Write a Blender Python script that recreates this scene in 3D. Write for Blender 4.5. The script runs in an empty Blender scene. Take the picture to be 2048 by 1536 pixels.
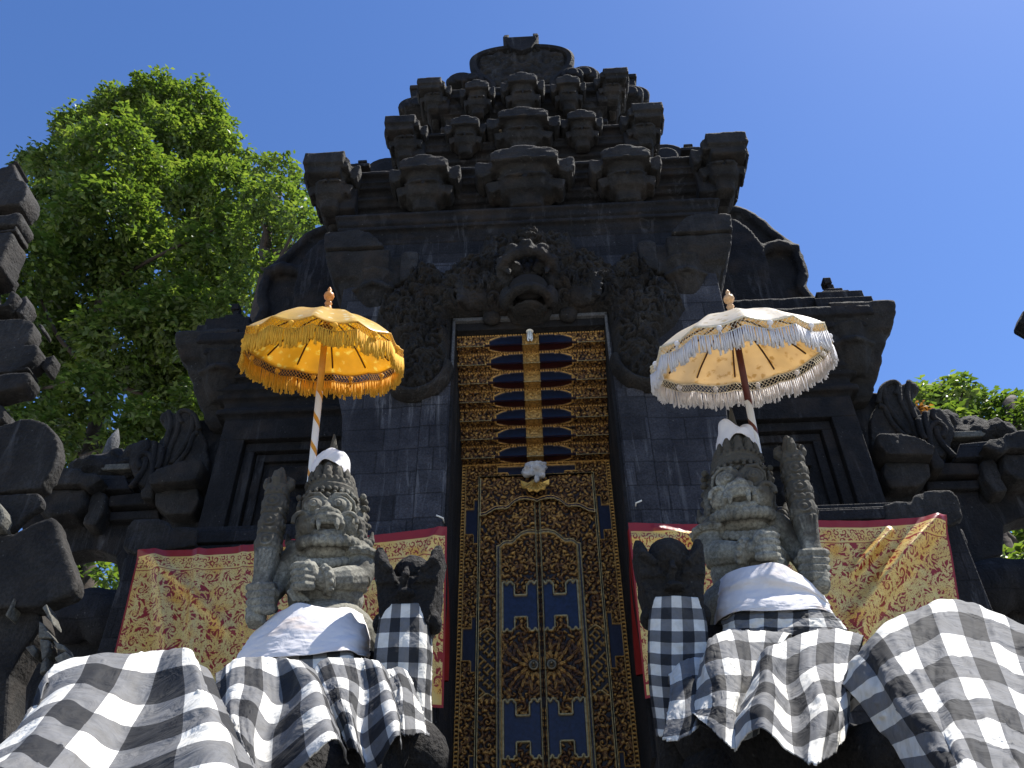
import bpy, math, random
import numpy as np
from mathutils import Vector, Matrix

SC = bpy.context.scene
COL = SC.collection
rad = math.radians

# ---------------------------------------------------------------- camera
PITCH, YAW, ROLL = rad(40.18), rad(2.384), rad(-.804)
CX, CZ, FPX = .0924, 1.6, 1735.0
_f = np.array([-math.sin(YAW)*math.cos(PITCH), math.cos(YAW)*math.cos(PITCH), math.sin(PITCH)])
_r = np.array([math.cos(YAW), math.sin(YAW), 0.0]); _u = np.cross(_r, _f)
_r2 = _r*math.cos(ROLL)+_u*math.sin(ROLL); _u2 = -_r*math.sin(ROLL)+_u*math.cos(ROLL)
cam = bpy.data.cameras.new('camera'); camo = bpy.data.objects.new('camera', cam); COL.objects.link(camo)
cam.sensor_width = 36; cam.lens = 36*FPX/2048; cam.clip_start = .05; cam.clip_end = 3000
camo.matrix_world = Matrix(((_r2[0], _u2[0], -_f[0], CX), (_r2[1], _u2[1], -_f[1], 0), (_r2[2], _u2[2], -_f[2], CZ), (0, 0, 0, 1)))
SC.camera = camo

# ---------------------------------------------------------------- sky, sun, exposure
SUN = Vector((.44, .085, .90)).normalized()          # direction towards the sun: high, from the right, just behind the gate
w = bpy.data.worlds.new('World'); SC.world = w; w.use_nodes = True
nt = w.node_tree; nt.nodes.clear()
so = nt.nodes.new('ShaderNodeOutputWorld'); bg = nt.nodes.new('ShaderNodeBackground'); sk = nt.nodes.new('ShaderNodeTexSky')
sk.sky_type = 'NISHITA'; sk.sun_disc = False
sk.sun_elevation = math.asin(SUN.z); sk.sun_rotation = math.atan2(SUN.x, SUN.y)
sk.altitude = 0; sk.air_density = 1.0; sk.dust_density = 0.18; sk.ozone_density = 2.5
bg.inputs['Strength'].default_value = .085
hs = nt.nodes.new('ShaderNodeHueSaturation'); hs.inputs['Saturation'].default_value = 1.2; hs.inputs['Hue'].default_value = .51
nt.links.new(sk.outputs[0], hs.inputs['Color']); nt.links.new(hs.outputs[0], bg.inputs[0]); nt.links.new(bg.outputs[0], so.inputs[0])
sun = bpy.data.lights.new('sun', 'SUN'); sun.energy = 4.6; sun.angle = rad(.53); sun.color = (1, .955, .88)
suno = bpy.data.objects.new('sun', sun); COL.objects.link(suno)
suno.rotation_euler = SUN.to_track_quat('Z', 'Y').to_euler(); suno.location = (30, 5, 60)
SC.view_settings.view_transform = 'Standard'; SC.view_settings.look = 'None'; SC.view_settings.gamma = 1
SC.view_settings.exposure = 1.2
SC.cycles.max_bounces = 6; SC.cycles.diffuse_bounces = 2; SC.cycles.glossy_bounces = 2; SC.cycles.transmission_bounces = 4; SC.cycles.transparent_max_bounces = 8

# ---------------------------------------------------------------- helpers
def at(px, py, Y):
    """point of the plane y = Y seen at photo pixel (px, py) (used to measure the place)"""
    d = _f+(px-1024)/FPX*_r2-(py-768)/FPX*_u2
    t = Y/d[1]
    return np.array([CX, 0, CZ])+t*d

class MB:
    def __init__(s): s.v = []; s.f = []
    def add(s, vs, fs):
        o = len(s.v); s.v += [tuple(float(c) for c in p) for p in vs]; s.f += [tuple(o+i for i in f) for f in fs]; return s
    def box(s, x0, x1, y0, y1, z0, z1):
        v = [(x, y, z) for z in (z0, z1) for y in (y0, y1) for x in (x0, x1)]
        return s.add(v, [(0, 2, 3, 1), (4, 5, 7, 6), (0, 1, 5, 4), (2, 6, 7, 3), (0, 4, 6, 2), (1, 3, 7, 5)])
    def loft(s, rings, cap0=True, cap1=True, closed=True):
        n = len(rings[0]); v = [p for r in rings for p in r]; f = []
        for i in range(len(rings)-1):
            for j in range(n if closed else n-1):
                k = (j+1) % n; f.append((i*n+j, i*n+k, (i+1)*n+k, (i+1)*n+j))
        if cap0: f.append(tuple(range(n-1, -1, -1)))
        if cap1: f.append(tuple((len(rings)-1)*n+j for j in range(n)))
        return s.add(v, f)
    def prism(s, poly, y0, y1):
        """outline of (x, z) points extruded along y"""
        return s.loft([[(x, y0, z) for x, z in poly], [(x, y1, z) for x, z in poly]])
    def prismx(s, poly, x0, x1):
        return s.loft([[(x0, y, z) for y, z in poly], [(x1, y, z) for y, z in poly]])
    def tube(s, pts, radii, n=8, cap=True):
        pts = [np.array(p, float) for p in pts]; m = len(pts)
        if not hasattr(radii, '__len__'): radii = [radii]*m
        rings = []; prev = None
        for i, p in enumerate(pts):
            t = pts[min(i+1, m-1)]-pts[max(i-1, 0)]; t /= (np.linalg.norm(t)+1e-9)
            if prev is None:
                a = np.array([0, 0, 1.]) if abs(t[2]) < .9 else np.array([1., 0, 0])
                x = np.cross(t, a)
            else: x = prev-t*np.dot(prev, t)
            x /= (np.linalg.norm(x)+1e-9); y = np.cross(t, x); prev = x
            rings.append([p+radii[i]*(math.cos(2*math.pi*k/n)*x+math.sin(2*math.pi*k/n)*y) for k in range(n)])
        return s.loft(rings, cap, cap)
    def ell(s, c, r, nu=14, nv=9, rot=None):
        rings = []
        for i in range(nv+1):
            a = -math.pi/2+math.pi*i/nv
            a = max(min(a, math.pi/2-.02), -math.pi/2+.02)
            ring = []
            for j in range(nu):
                b = 2*math.pi*j/nu
                p = np.array([r[0]*math.cos(a)*math.cos(b), r[1]*math.cos(a)*math.sin(b), r[2]*math.sin(a)])
                if rot is not None: p = rot @ p
                ring.append(p+np.array(c))
            rings.append(ring)
        return s.loft(rings)
    def lathe(s, prof, c=(0, 0, 0), axis=(0, 0, 1), n=16):
        ax = np.array(axis, float); ax /= np.linalg.norm(ax)
        a = np.array([1., 0, 0]) if abs(ax[0]) < .9 else np.array([0, 1., 0])
        x = np.cross(a, ax); x /= np.linalg.norm(x); y = np.cross(ax, x); c = np.array(c, float)
        return s.loft([[c+ax*h+r*(math.cos(2*math.pi*k/n)*x+math.sin(2*math.pi*k/n)*y) for k in range(n)] for r, h in prof])
    def xf(s, M):
        M = np.array(M); R = M[:3, :3]; t = M[:3, 3]
        s.v = [tuple(R @ np.array(p)+t) for p in s.v]; return s
    def mirror(s):
        s.v = [(-x, y, z) for x, y, z in s.v]; s.f = [tuple(reversed(f)) for f in s.f]; return s
    def mesh(s, name, mat=None, smooth=False):
        m = bpy.data.meshes.new(name); m.from_pydata(s.v, [], s.f); m.validate(); 
        if mat: m.materials.append(mat)
        if smooth: m.polygons.foreach_set('use_smooth', [True]*len(m.polygons))
        return m
    def build(s, name, mat=None, parent=None, smooth=False, bev=0, seg=2):
        return link(name, s.mesh(name, mat, smooth), parent, bev, seg)

def link(name, mesh, parent=None, bev=0, seg=2):
    o = bpy.data.objects.new(name, mesh); COL.objects.link(o)
    if parent is not None: o.parent = parent
    if bev:
        b = o.modifiers.new('bevel', 'BEVEL'); b.width = bev; b.segments = seg; b.limit_method = 'ANGLE'; b.angle_limit = rad(35)
        b.harden_normals = False
    return o

def smooth_angle(o, deg=40):
    m = o.data
    m.polygons.foreach_set('use_smooth', [True]*len(m.polygons))
    m.update()
    try: m.set_sharp_from_angle(angle=rad(deg))
    except Exception: pass
    return o

def thing(name, label, cat, loc=(0, 0, 0), group=None, rz=0):
    o = bpy.data.objects.new(name, None); COL.objects.link(o); o.location = loc; o.rotation_euler = (0, 0, rz)
    o.empty_display_size = .1
    return tag(o, label, cat, group)
def tag(o, label=None, cat=None, group=None, kind=None):
    if label: o['label'] = label
    if cat: o['category'] = cat
    if group: o['group'] = group
    if kind: o['kind'] = kind
    return o

def grid_mesh(name, P, mat=None, smooth=True, keep=None, attrs=None, wrap=False):
    """P: (n, m, 3) array of points -> mesh; attrs: dict name -> (n, m) floats or (n, m, 3) colours"""
    n, m = P.shape[:2]
    idx = np.arange(n*m).reshape(n, m)
    if wrap: idx = np.concatenate([idx, idx[:, :1]], 1)
    q = np.stack([idx[:-1, :-1], idx[:-1, 1:], idx[1:, 1:], idx[1:, :-1]], -1).reshape(-1, 4)
    if keep is not None: q = q[keep.reshape(-1)]
    me = bpy.data.meshes.new(name)
    me.vertices.add(n*m); me.vertices.foreach_set('co', P.reshape(-1).astype(np.float32))
    me.loops.add(len(q)*4); me.loops.foreach_set('vertex_index', q.reshape(-1).astype(np.int32))
    me.polygons.add(len(q)); me.polygons.foreach_set('loop_start', np.arange(0, len(q)*4, 4, dtype=np.int32))
    me.polygons.foreach_set('use_smooth', np.full(len(q), smooth))
    me.update(calc_edges=True)
    if mat: me.materials.append(mat)
    for k, a in (attrs or {}).items():
        if a.ndim == 3:
            at_ = me.attributes.new(k, 'FLOAT_COLOR', 'POINT')
            c = np.concatenate([a.reshape(-1, 3), np.ones((n*m, 1))], 1)
            at_.data.foreach_set('color', c.reshape(-1).astype(np.float32))
        else:
            at_ = me.attributes.new(k, 'FLOAT', 'POINT'); at_.data.foreach_set('value', a.reshape(-1).astype(np.float32))
    return me

def join_voxel(mb, name, mat, voxel, parent=None, smooth_it=2, disp=0, dscale=.05, dseed=0):
    """merge overlapping solids into one continuous carved surface"""
    me = mb.mesh(name, mat); o = bpy.data.objects.new(name, me); COL.objects.link(o)
    r = o.modifiers.new('remesh', 'REMESH'); r.mode = 'VOXEL'; r.voxel_size = voxel; r.use_smooth_shade = True
    if smooth_it:
        sm = o.modifiers.new('smooth', 'SMOOTH'); sm.iterations = smooth_it; sm.factor = .5
    dg = bpy.context.evaluated_depsgraph_get(); dg.update()
    new = bpy.data.meshes.new_from_object(o.evaluated_get(dg)); new.name = name
    o.modifiers.clear(); o.data = new; bpy.data.meshes.remove(me)
    if not new.materials: new.materials.append(mat)
    new.polygons.foreach_set('use_smooth', [True]*len(new.polygons))
    if disp:
        nv = len(new.vertices); co = np.empty(nv*3, np.float32); new.vertices.foreach_get('co', co); co = co.reshape(-1, 3)
        no = np.empty(nv*3, np.float32); new.vertices.foreach_get('normal', no); no = no.reshape(-1, 3)
        d = vnoise3(co/dscale+dseed)*.6+vnoise3(co/dscale*2.3+7+dseed)*.4
        co += no*((d-.5)*2*disp)[:, None]
        new.vertices.foreach_set('co', co.reshape(-1)); new.update()
    if parent is not None: o.parent = parent
    return o

def erode(mb, name, mat, voxel, disp=.012, dscale=.13, seed=1, sm=1):
    """carved block with worn, chipped surfaces: returns a mesh"""
    o = join_voxel(mb, name, mat, voxel, None, sm, disp, dscale, seed); me = o.data; bpy.data.objects.remove(o); return me
def vnoise3(p):
    """value noise at (n, 3) points, 0..1"""
    i = np.floor(p).astype(np.int64); f = p-i; f = f*f*(3-2*f)
    def h(a, b, c):
        n = (a*73856093) ^ (b*19349663) ^ (c*83492791)
        n = (n ^ (n >> 13))*1274126177; return ((n ^ (n >> 16)) & 0xffff)/65535.0
    r = 0
    for dx in (0, 1):
        for dy in (0, 1):
            for dz in (0, 1):
                wt = (f[:, 0] if dx else 1-f[:, 0])*(f[:, 1] if dy else 1-f[:, 1])*(f[:, 2] if dz else 1-f[:, 2])
                r = r+wt*h(i[:, 0]+dx, i[:, 1]+dy, i[:, 2]+dz)
    return r
def fbm2(x, y, seed=0, oct=4):
    s = 0; a = .5; sh = x.shape; t = 0
    for k in range(oct):
        s = s+a*vnoise3(np.stack([x.ravel()*2**k, y.ravel()*2**k, np.full(x.size, seed*3.7+k*11.3)], 1)); t += a; a *= .5
    return (s/t).reshape(sh)

# ---------------------------------------------------------------- materials
def mat(name):
    m = bpy.data.materials.new(name); m.use_nodes = True
    N = m.node_tree; b = N.nodes['Principled BSDF']
    return m, N, b
def nd(N, t, **kw):
    n = N.nodes.new(t)
    for k, v in kw.items():
        if k.startswith('i_'): n.inputs[k[2:].replace('_', ' ')].default_value = v
        else: setattr(n, k, v)
    return n
def L(N, a, ao, b, bi): N.links.new(a.outputs[ao], b.inputs[bi])
def ramp(N, src, so, stops):
    r = N.nodes.new('ShaderNodeValToRGB'); cr = r.color_ramp
    while len(cr.elements) < len(stops): cr.elements.new(.5)
    for e, (p, c) in zip(cr.elements, stops):
        e.position = p; e.color = (*c, 1) if len(c) == 3 else c
    N.links.new(src.outputs[so], r.inputs[0]); return r
def mixc(N, fac, a, b, mode='MIX'):
    m = N.nodes.new('ShaderNodeMix'); m.data_type = 'RGBA'; m.blend_type = mode
    for i, v in ((0, fac), (6, a), (7, b)):
        if isinstance(v, tuple) and hasattr(v[0], 'outputs'): N.links.new(v[0].outputs[v[1]], m.inputs[i])
        elif isinstance(v, tuple): m.inputs[i].default_value = (*v, 1)
        else: m.inputs[i].default_value = v
    return m

def stone(name, dark=(.016, .017, .022), light=(.055, .055, .06), streak=.5, joints=0, rough=.88, moss=None, pits=.5, spec=.25, bump=1.0, warm=0.0, runs=(.53, .72)):
    m, N, b = mat(name)
    g = nd(N, 'ShaderNodeNewGeometry')
    n1 = nd(N, 'ShaderNodeTexNoise', i_Scale=1.7, i_Detail=5.0, i_Roughness=.68); L(N, g, 'Position', n1, 'Vector')
    col = ramp(N, n1, 0, [(.33, dark), (.52, tuple((a+c)/2.4 for a, c in zip(dark, light))), (.78, light)])
    out = (col, 0)
    # fine grain
    n2 = nd(N, 'ShaderNodeTexNoise', i_Scale=46.0, i_Detail=2.0, i_Roughness=.75); L(N, g, 'Position', n2, 'Vector')
    gr = ramp(N, n2, 0, [(.3, (.55, .55, .55)), (.7, (1.4, 1.4, 1.4))])
    out = (mixc(N, 1.0, out, (gr, 0), 'MULTIPLY'), 2)
    if warm:
        nw = nd(N, 'ShaderNodeTexNoise', i_Scale=2.9, i_Detail=4.0); mpw = nd(N, 'ShaderNodeMapping'); mpw.inputs['Location'].default_value = (3, 7, 1)
        L(N, g, 'Position', mpw, 0); L(N, mpw, 0, nw, 'Vector')
        rw = ramp(N, nw, 0, [(.5, (0, 0, 0)), (.72, (warm, warm, warm))])
        out = (mixc(N, (rw, 0), out, (.045, .034, .026)), 2)
    if streak:   # pale lime runs down the faces
        mp = nd(N, 'ShaderNodeMapping'); mp.inputs['Scale'].default_value = (5.5, 5.5, .6); L(N, g, 'Position', mp, 0)
        n3 = nd(N, 'ShaderNodeTexNoise', i_Scale=1.0, i_Detail=6.0, i_Roughness=.72, i_Distortion=1.3); L(N, mp, 0, n3, 'Vector')
        n4 = nd(N, 'ShaderNodeTexNoise', i_Scale=.9, i_Detail=2.0); L(N, g, 'Position', n4, 'Vector')
        mu = nd(N, 'ShaderNodeMath', operation='MULTIPLY'); r3 = ramp(N, n3, 0, [(runs[0], (0, 0, 0)), (runs[1], (1, 1, 1))]); r4 = ramp(N, n4, 0, [(.4, (0, 0, 0)), (.65, (1, 1, 1))])
        L(N, r3, 0, mu, 0); L(N, r4, 0, mu, 1)
        mu2 = nd(N, 'ShaderNodeMath', operation='MULTIPLY'); L(N, mu, 0, mu2, 0); mu2.inputs[1].default_value = streak
        out = (mixc(N, (mu2, 0), out, (.2, .205, .22)), 2)
    # lichen flecks
    vo = nd(N, 'ShaderNodeTexVoronoi', i_Scale=13.0); L(N, g, 'Position', vo, 'Vector')
    n5 = nd(N, 'ShaderNodeTexNoise', i_Scale=2.3, i_Detail=3.0); L(N, g, 'Position', n5, 'Vector')
    rv = ramp(N, vo, 0, [(.06, (1, 1, 1)), (.12, (0, 0, 0))]); r5 = ramp(N, n5, 0, [(.52, (0, 0, 0)), (.62, (.7, .7, .7))])
    ml = nd(N, 'ShaderNodeMath', operation='MULTIPLY'); L(N, rv, 0, ml, 0); L(N, r5, 0, ml, 1)
    out = (mixc(N, (ml, 0), out, (.11, .11, .105)), 2)
    hs = []
    if joints:
        sx = nd(N, 'ShaderNodeSeparateXYZ'); L(N, g, 'Position', sx, 0)
        ad = nd(N, 'ShaderNodeMath', operation='ADD'); L(N, sx, 0, ad, 0); L(N, sx, 1, ad, 1)
        cb = nd(N, 'ShaderNodeCombineXYZ'); L(N, ad, 0, cb, 0); L(N, sx, 2, cb, 1)
        br = nd(N, 'ShaderNodeTexBrick', i_Scale=1.0, offset=.37, squash=.8, squash_frequency=3); br.inputs['Brick Width'].default_value = .62; br.inputs['Row Height'].default_value = .31
        br.inputs['Mortar Size'].default_value = .009; br.inputs['Mortar Smooth'].default_value = .3; br.inputs['Bias'].default_value = 0
        br.inputs['Color1'].default_value = (.68, .68, .68, 1); br.inputs['Color2'].default_value = (1.4, 1.4, 1.4, 1); br.inputs['Mortar'].default_value = (.6, .6, .6, 1)
        L(N, cb, 0, br, 'Vector')
        out = (mixc(N, joints, out, (mixc(N, 1.0, out, (br, 0), 'MULTIPLY'), 2)), 2)
        hs.append((br, 1, -.5*joints))
    N.links.new(out[0].outputs[out[1]], b.inputs['Base Color'])
    b.inputs['Roughness'].default_value = rough; b.inputs['Specular IOR Level'].default_value = spec
    # bump
    n6 = nd(N, 'ShaderNodeTexNoise', i_Scale=16.0, i_Detail=5.0, i_Roughness=.7); L(N, g, 'Position', n6, 'Vector')
    bp = nd(N, 'ShaderNodeBump', i_Strength=.75*bump, i_Distance=.03); L(N, n6, 0, bp, 'Height')
    last = bp
    v2 = nd(N, 'ShaderNodeTexVoronoi', i_Scale=38.0, feature='SMOOTH_F1'); L(N, g, 'Position', v2, 'Vector')
    bp2 = nd(N, 'ShaderNodeBump', i_Strength=pits, i_Distance=.012); L(N, v2, 0, bp2, 'Height'); L(N, bp, 0, bp2, 'Normal'); last = bp2
    for (n, o_, s_) in hs:
        b3 = nd(N, 'ShaderNodeBump', i_Strength=abs(s_)*1.4, i_Distance=.02, invert=s_ < 0); L(N, n, o_, b3, 'Height'); L(N, last, 0, b3, 'Normal'); last = b3
    L(N, last, 0, b, 'Normal')
    return m

def plain(name, c, rough=.6, metal=0, spec=.3, noise=.25, scale=20, bump=.2, trans=0, dist=.01):
    m, N, b = mat(name)
    g = nd(N, 'ShaderNodeNewGeometry')
    n = nd(N, 'ShaderNodeTexNoise', i_Scale=float(scale), i_Detail=5.0, i_Roughness=.6); L(N, g, 'Position', n, 'Vector')
    r = ramp(N, n, 0, [(.3, tuple(x*(1-noise) for x in c)), (.7, tuple(min(1, x*(1+noise)) for x in c))])
    L(N, r, 0, b, 'Base Color')
    b.inputs['Roughness'].default_value = rough; b.inputs['Metallic'].default_value = metal; b.inputs['Specular IOR Level'].default_value = spec
    if bump:
        bp = nd(N, 'ShaderNodeBump', i_Strength=bump, i_Distance=dist); L(N, n, 0, bp, 'Height'); L(N, bp, 0, b, 'Normal')
    if trans:
        add_translucent(N, b, trans, (r, 0))
    return m
def add_translucent(N, b, amt, colsrc, tint=None):
    o = N.nodes['Material Output']; t = nd(N, 'ShaderNodeBsdfTranslucent'); mx = nd(N, 'ShaderNodeMixShader'); mx.inputs[0].default_value = amt
    if tint: 
        N.links.new(mixc(N, 1.0, colsrc, tint, 'MULTIPLY').outputs[2], t.inputs[0])
    else: N.links.new(colsrc[0].outputs[colsrc[1]], t.inputs[0])
    L(N, b, 0, mx, 1); L(N, t, 0, mx, 2); L(N, mx, 0, o, 0)

M = {}
M['stone'] = stone('black_andesite', dark=(.0042, .0045, .0055), light=(.018, .0175, .019), joints=.0, streak=.3, warm=.4)
M['bracket'] = stone('bracket_andesite', dark=(.0065, .0065, .007), light=(.036, .034, .032), streak=.2, warm=.5, bump=1.1)
M['block'] = stone('black_andesite_blocks', dark=(.006, .0065, .0085), light=(.022, .022, .025), joints=.9, streak=.4)
M['pier'] = stone('streaked_andesite_blocks', dark=(.014, .015, .020), light=(.055, .057, .068), joints=1.0, streak=.75, runs=(.53, .7))
M['carved'] = stone('carved_black_stone', dark=(.007, .007, .0078), light=(.036, .0345, .0325), streak=.25, bump=1.3, pits=.8, warm=.4)
M['edge'] = stone('weathered_pale_edge', dark=(.05, .052, .058), light=(.16, .165, .17), streak=.6)
M['greystone'] = stone('weathered_and_sunlit_stone', dark=(.05, .05, .046), light=(.18, .175, .15), streak=.3, warm=.5, bump=.8)  # pale tone also stands in for sunlight on parts of the split gate
M['statue'] = stone('statue_grey_green_stone', dark=(.15, .15, .118), light=(.36, .35, .28), streak=.25, warm=.3, bump=.8, pits=.4)
M['moss'] = stone('dark_mossy_statue_stone', dark=(.045, .04, .032), light=(.16, .145, .115), streak=.2, bump=1.4, pits=.9)
M['nagastone'] = stone('rough_black_lava_stone', dark=(.007, .007, .008), light=(.036, .033, .03), streak=.0, bump=1.8, pits=1.0)
# ---------------------------------------------------------------- carved relief patterns (height rasters)
def _win(H, cx, cy, R):
    ny, nx = H.shape
    x0, x1 = max(0, int(cx-R)), min(nx, int(cx+R)+2); y0, y1 = max(0, int(cy-R)), min(ny, int(cy+R)+2)
    if x1 <= x0 or y1 <= y0: return None
    X, Y = np.meshgrid(np.arange(x0, x1)-cx, np.arange(y0, y1)-cy)
    return (slice(y0, y1), slice(x0, x1)), X, Y
def leaf(H, cx, cy, Ln, W, ang, curl=0., h=1.):
    r = _win(H, cx, cy, Ln*1.15+W)
    if r is None: return
    sl, X, Y = r; c, s_ = math.cos(ang), math.sin(ang)
    s = (X*c+Y*s_)/Ln; t = (-X*s_+Y*c)-curl*Ln*s*s
    ok = (s > 0) & (s < 1); sc = np.clip(s, 0.001, .999)
    wd = W*np.sin(math.pi*sc**.8)**.7*(1+.22*np.sin(sc*19))
    q = 1-(t/np.maximum(wd, 1e-3))**2
    val = h*np.sqrt(np.clip(q, 0, 1))*(.55+.45*np.sin(sc*2.6))*(1-.45*np.exp(-(t/(W*.14))**2))
    H[sl] = np.maximum(H[sl], np.where(ok & (q > 0), val, 0))
def spiral(H, cx, cy, R, turns, a0, sgn, h=1.):
    r = _win(H, cx, cy, R)
    if r is None: return
    sl, X, Y = r; rr = np.hypot(X, Y)/R; th = np.arctan2(Y, X)*sgn/(2*math.pi)
    ph = (rr**.8*turns-th-a0) % 1.0
    val = h*np.clip(1-((ph-.5)/.3)**2, 0, 1)**.6*(1-.35*rr)
    val = np.where(rr < .22, h*1.05*np.sqrt(np.clip(1-(rr/.24)**2, 0, 1)), val)
    H[sl] = np.maximum(H[sl], np.where(rr < 1, val, 0))
def foliage(nx, ny, sc, seed=0, sym=False, rich=1.0):
    """scrolls and acanthus leaves; sc = scroll spacing in cells"""
    rn = random.Random(seed); H = np.zeros((ny, nx))
    wx = nx/2 if sym else nx
    j = 0; y = -sc*.3
    while y < ny+sc*.5:
        x = -sc*.3+(sc*.5 if j % 2 else 0)
        while x < wx+sc*.5:
            cx = x+rn.uniform(-.18, .18)*sc; cy = y+rn.uniform(-.18, .18)*sc
            sg = rn.choice((-1, 1)); R = sc*rn.uniform(.34, .46); a0 = rn.random()
            spiral(H, cx, cy, R, rn.uniform(1.2, 1.7), a0, sg, rn.uniform(.6, .85))
            n = int(rn.randint(7, 10)*rich); a = rn.uniform(0, 6.28)
            for k in range(n):
                an = a+k*6.283/n
                rr = R*rn.uniform(.65, .95)
                leaf(H, cx+rr*math.cos(an), cy+rr*math.sin(an), sc*rn.uniform(.32, .55), sc*rn.uniform(.09, .15), an+sg*rn.uniform(.5, 1.1), sg*rn.uniform(.1, .5), rn.uniform(.55, 1))
            x += sc
        y += sc*.86; j += 1
    if sym:
        h = nx//2; H[:, nx-h:] = np.maximum(H[:, :h][:, ::-1], 0)
    return np.clip(H, 0, 1.1)
def blur(A, k=1):
    for _ in range(k):
        P = np.pad(A, 1, mode='edge'); A = (P[1:-1, 1:-1]*2+P[:-2, 1:-1]+P[2:, 1:-1]+P[1:-1, :-2]+P[1:-1, 2:])/6
    return A
def inside(poly, X, Z):
    c = np.zeros(X.shape, bool); n = len(poly); j = n-1
    for i in range(n):
        xi, zi = poly[i]; xj, zj = poly[j]
        cr = ((zi > Z) != (zj > Z)) & (X < (xj-xi)*(Z-zi)/((zj-zi) if abs(zj-zi) > 1e-9 else 1e-9)+xi)
        c ^= cr; j = i
    return c
def dist_poly(poly, X, Z, closed=True):
    d = np.full(X.shape, 1e9); n = len(poly)
    for i in range(n if closed else n-1):
        a = np.array(poly[i]); b = np.array(poly[(i+1) % n]); ab = b-a; l2 = ab@ab+1e-12
        t = np.clip(((X-a[0])*ab[0]+(Z-a[1])*ab[1])/l2, 0, 1)
        d = np.minimum(d, np.hypot(X-a[0]-t*ab[0], Z-a[1]-t*ab[1]))
    return d
def arc(cx, cz, r, a0, a1, n=10, rz=None):
    rz = rz or r
    return [(cx+r*math.cos(rad(a0+(a1-a0)*i/n)), cz+rz*math.sin(rad(a0+(a1-a0)*i/n))) for i in range(n+1)]
def spline(pts, n=8):
    P = [np.array(p, float) for p in pts]; out = []
    for i in range(len(P)-1):
        p0, p1, p2, p3 = P[max(i-1, 0)], P[i], P[i+1], P[min(i+2, len(P)-1)]
        for k in range(n):
            t = k/n
            out.append(tuple(.5*((2*p1)+(-p0+p2)*t+(2*p0-5*p1+4*p2-p3)*t*t+(-p0+3*p1-3*p2+p3)*t**3)))
    out.append(tuple(P[-1])); return out

# ---------------------------------------------------------------- ground and stairs
MG = stone('dry_ground', dark=(.24, .235, .22), light=(.40, .39, .37), streak=0, bump=.6)
gm = MB(); gm.add([(-900, -900, 0), (900, -900, 0), (900, 900, 0), (-900, 900, 0)], [(0, 1, 2, 3)])
tag(gm.build('ground', MG), kind='structure')
st = MB()
for i in range(13):
    y0 = 1.35+i*.35; st.box(-1.15-.0*i, 1.15, y0, 8.6, .2*i-.1 if i else -.05, .2*(i+1))
M['step'] = stone('worn_pale_steps', dark=(.2, .19, .17), light=(.36, .34, .31), joints=.6, streak=0)
tag(st.build('stairs', M['step'], bev=.012), kind='structure')

# ---------------------------------------------------------------- the temple gate
GATE = thing('temple_gate', 'tall black stone temple gate with tiered roof and carved gilded doorway', 'temple gate', (0, 8, 0))
GATE_OFF = Vector((0, 8, 0))
def gpart(o, par=None):
    """world-space mesh -> child of the gate"""
    o.parent = par or GATE
    if par is None: o.location = -GATE_OFF
    return o

def moulding(mb, x1, yf, yb, zs, offs):
    """stack of flat courses: zs = heights, offs = how far each course projects"""
    for (a, b_), o in zip(zip(zs[:-1], zs[1:]), offs):
        mb.box(-x1-o, x1+o, yf-o*.75, yb+o*.75, a+.002, b_)
# podium: side bases behind the hung cloths, jambs beside the doorway
b = MB()
for s in (-1, 1):
    xs = sorted((s*.985, s*4.35)); b.box(xs[0], xs[1], 7.98, 12.2, -.05, 6.28)
    xs = sorted((s*.985, s*4.2)); b.box(xs[0], xs[1], 8.04, 12.2, 6.281, 6.5)
gpart(b.build('base_wall', M['block'], bev=.015))
# piers each side of the door, slightly flaring towards their tops
b = MB()
for s in (-1, 1):
    o = [(s*.985, 8.0), (s*2.16, 8.0), (s*2.16, 10.0), (s*.985, 10.0)]
    secs = []
    for z, w_ in ((6.281, 2.16), (7.3, 2.2), (7.95, 2.26), (8.4, 2.38), (8.75, 2.5), (9.5, 2.5), (10.6, 2.5)):
        secs.append([(s*.985, 8.0, z), (s*w_, 8.0, z), (s*w_, 11, z), (s*.985, 11, z)])
    b.loft(secs)
    # raised lower strip beside the jamb and a second wider strip
    for (xa, xb, yf, zt) in ((1.0, 1.32, 7.962, 8.2), (1.32, 1.55, 7.982, 8.12)):
        xs = sorted((s*xa, s*xb)); b.box(xs[0], xs[1], yf, 8.1, 6.2, zt)
gpart(b.build('pier', M['pier'], bev=.012))
b = MB()   # wall above the doorway, and the dark inside of the jambs
b.box(-.985, .985, 8.001, 11, 9.43, 10.6)
for s in (-1, 1):
    xs = sorted((s*.95, s*.984)); b.box(xs[0], xs[1], 8.004, 9.5, 4.0, 9.43)
b.box(-1.2, 1.2, 9.6, 10.2, 3.5, 9.43)
gpart(b.build('door_recess', M['stone']))
# pale worn edge round the opening
b = MB()
for s in (-1, 1):
    xs = sorted((s*.955, s*.99)); b.box(xs[0], xs[1], 7.95, 8.02, 8.62, 9.45)
b.box(-.99, .99, 7.95, 8.02, 9.415, 9.47)
gpart(b.build('opening_edge', M['edge'], bev=.008))
b = MB()
b.box(-.953, .953, 8.0, 8.13, 9.29, 9.412)
gpart(b.build('lintel', M['stone'], bev=.006))

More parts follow.
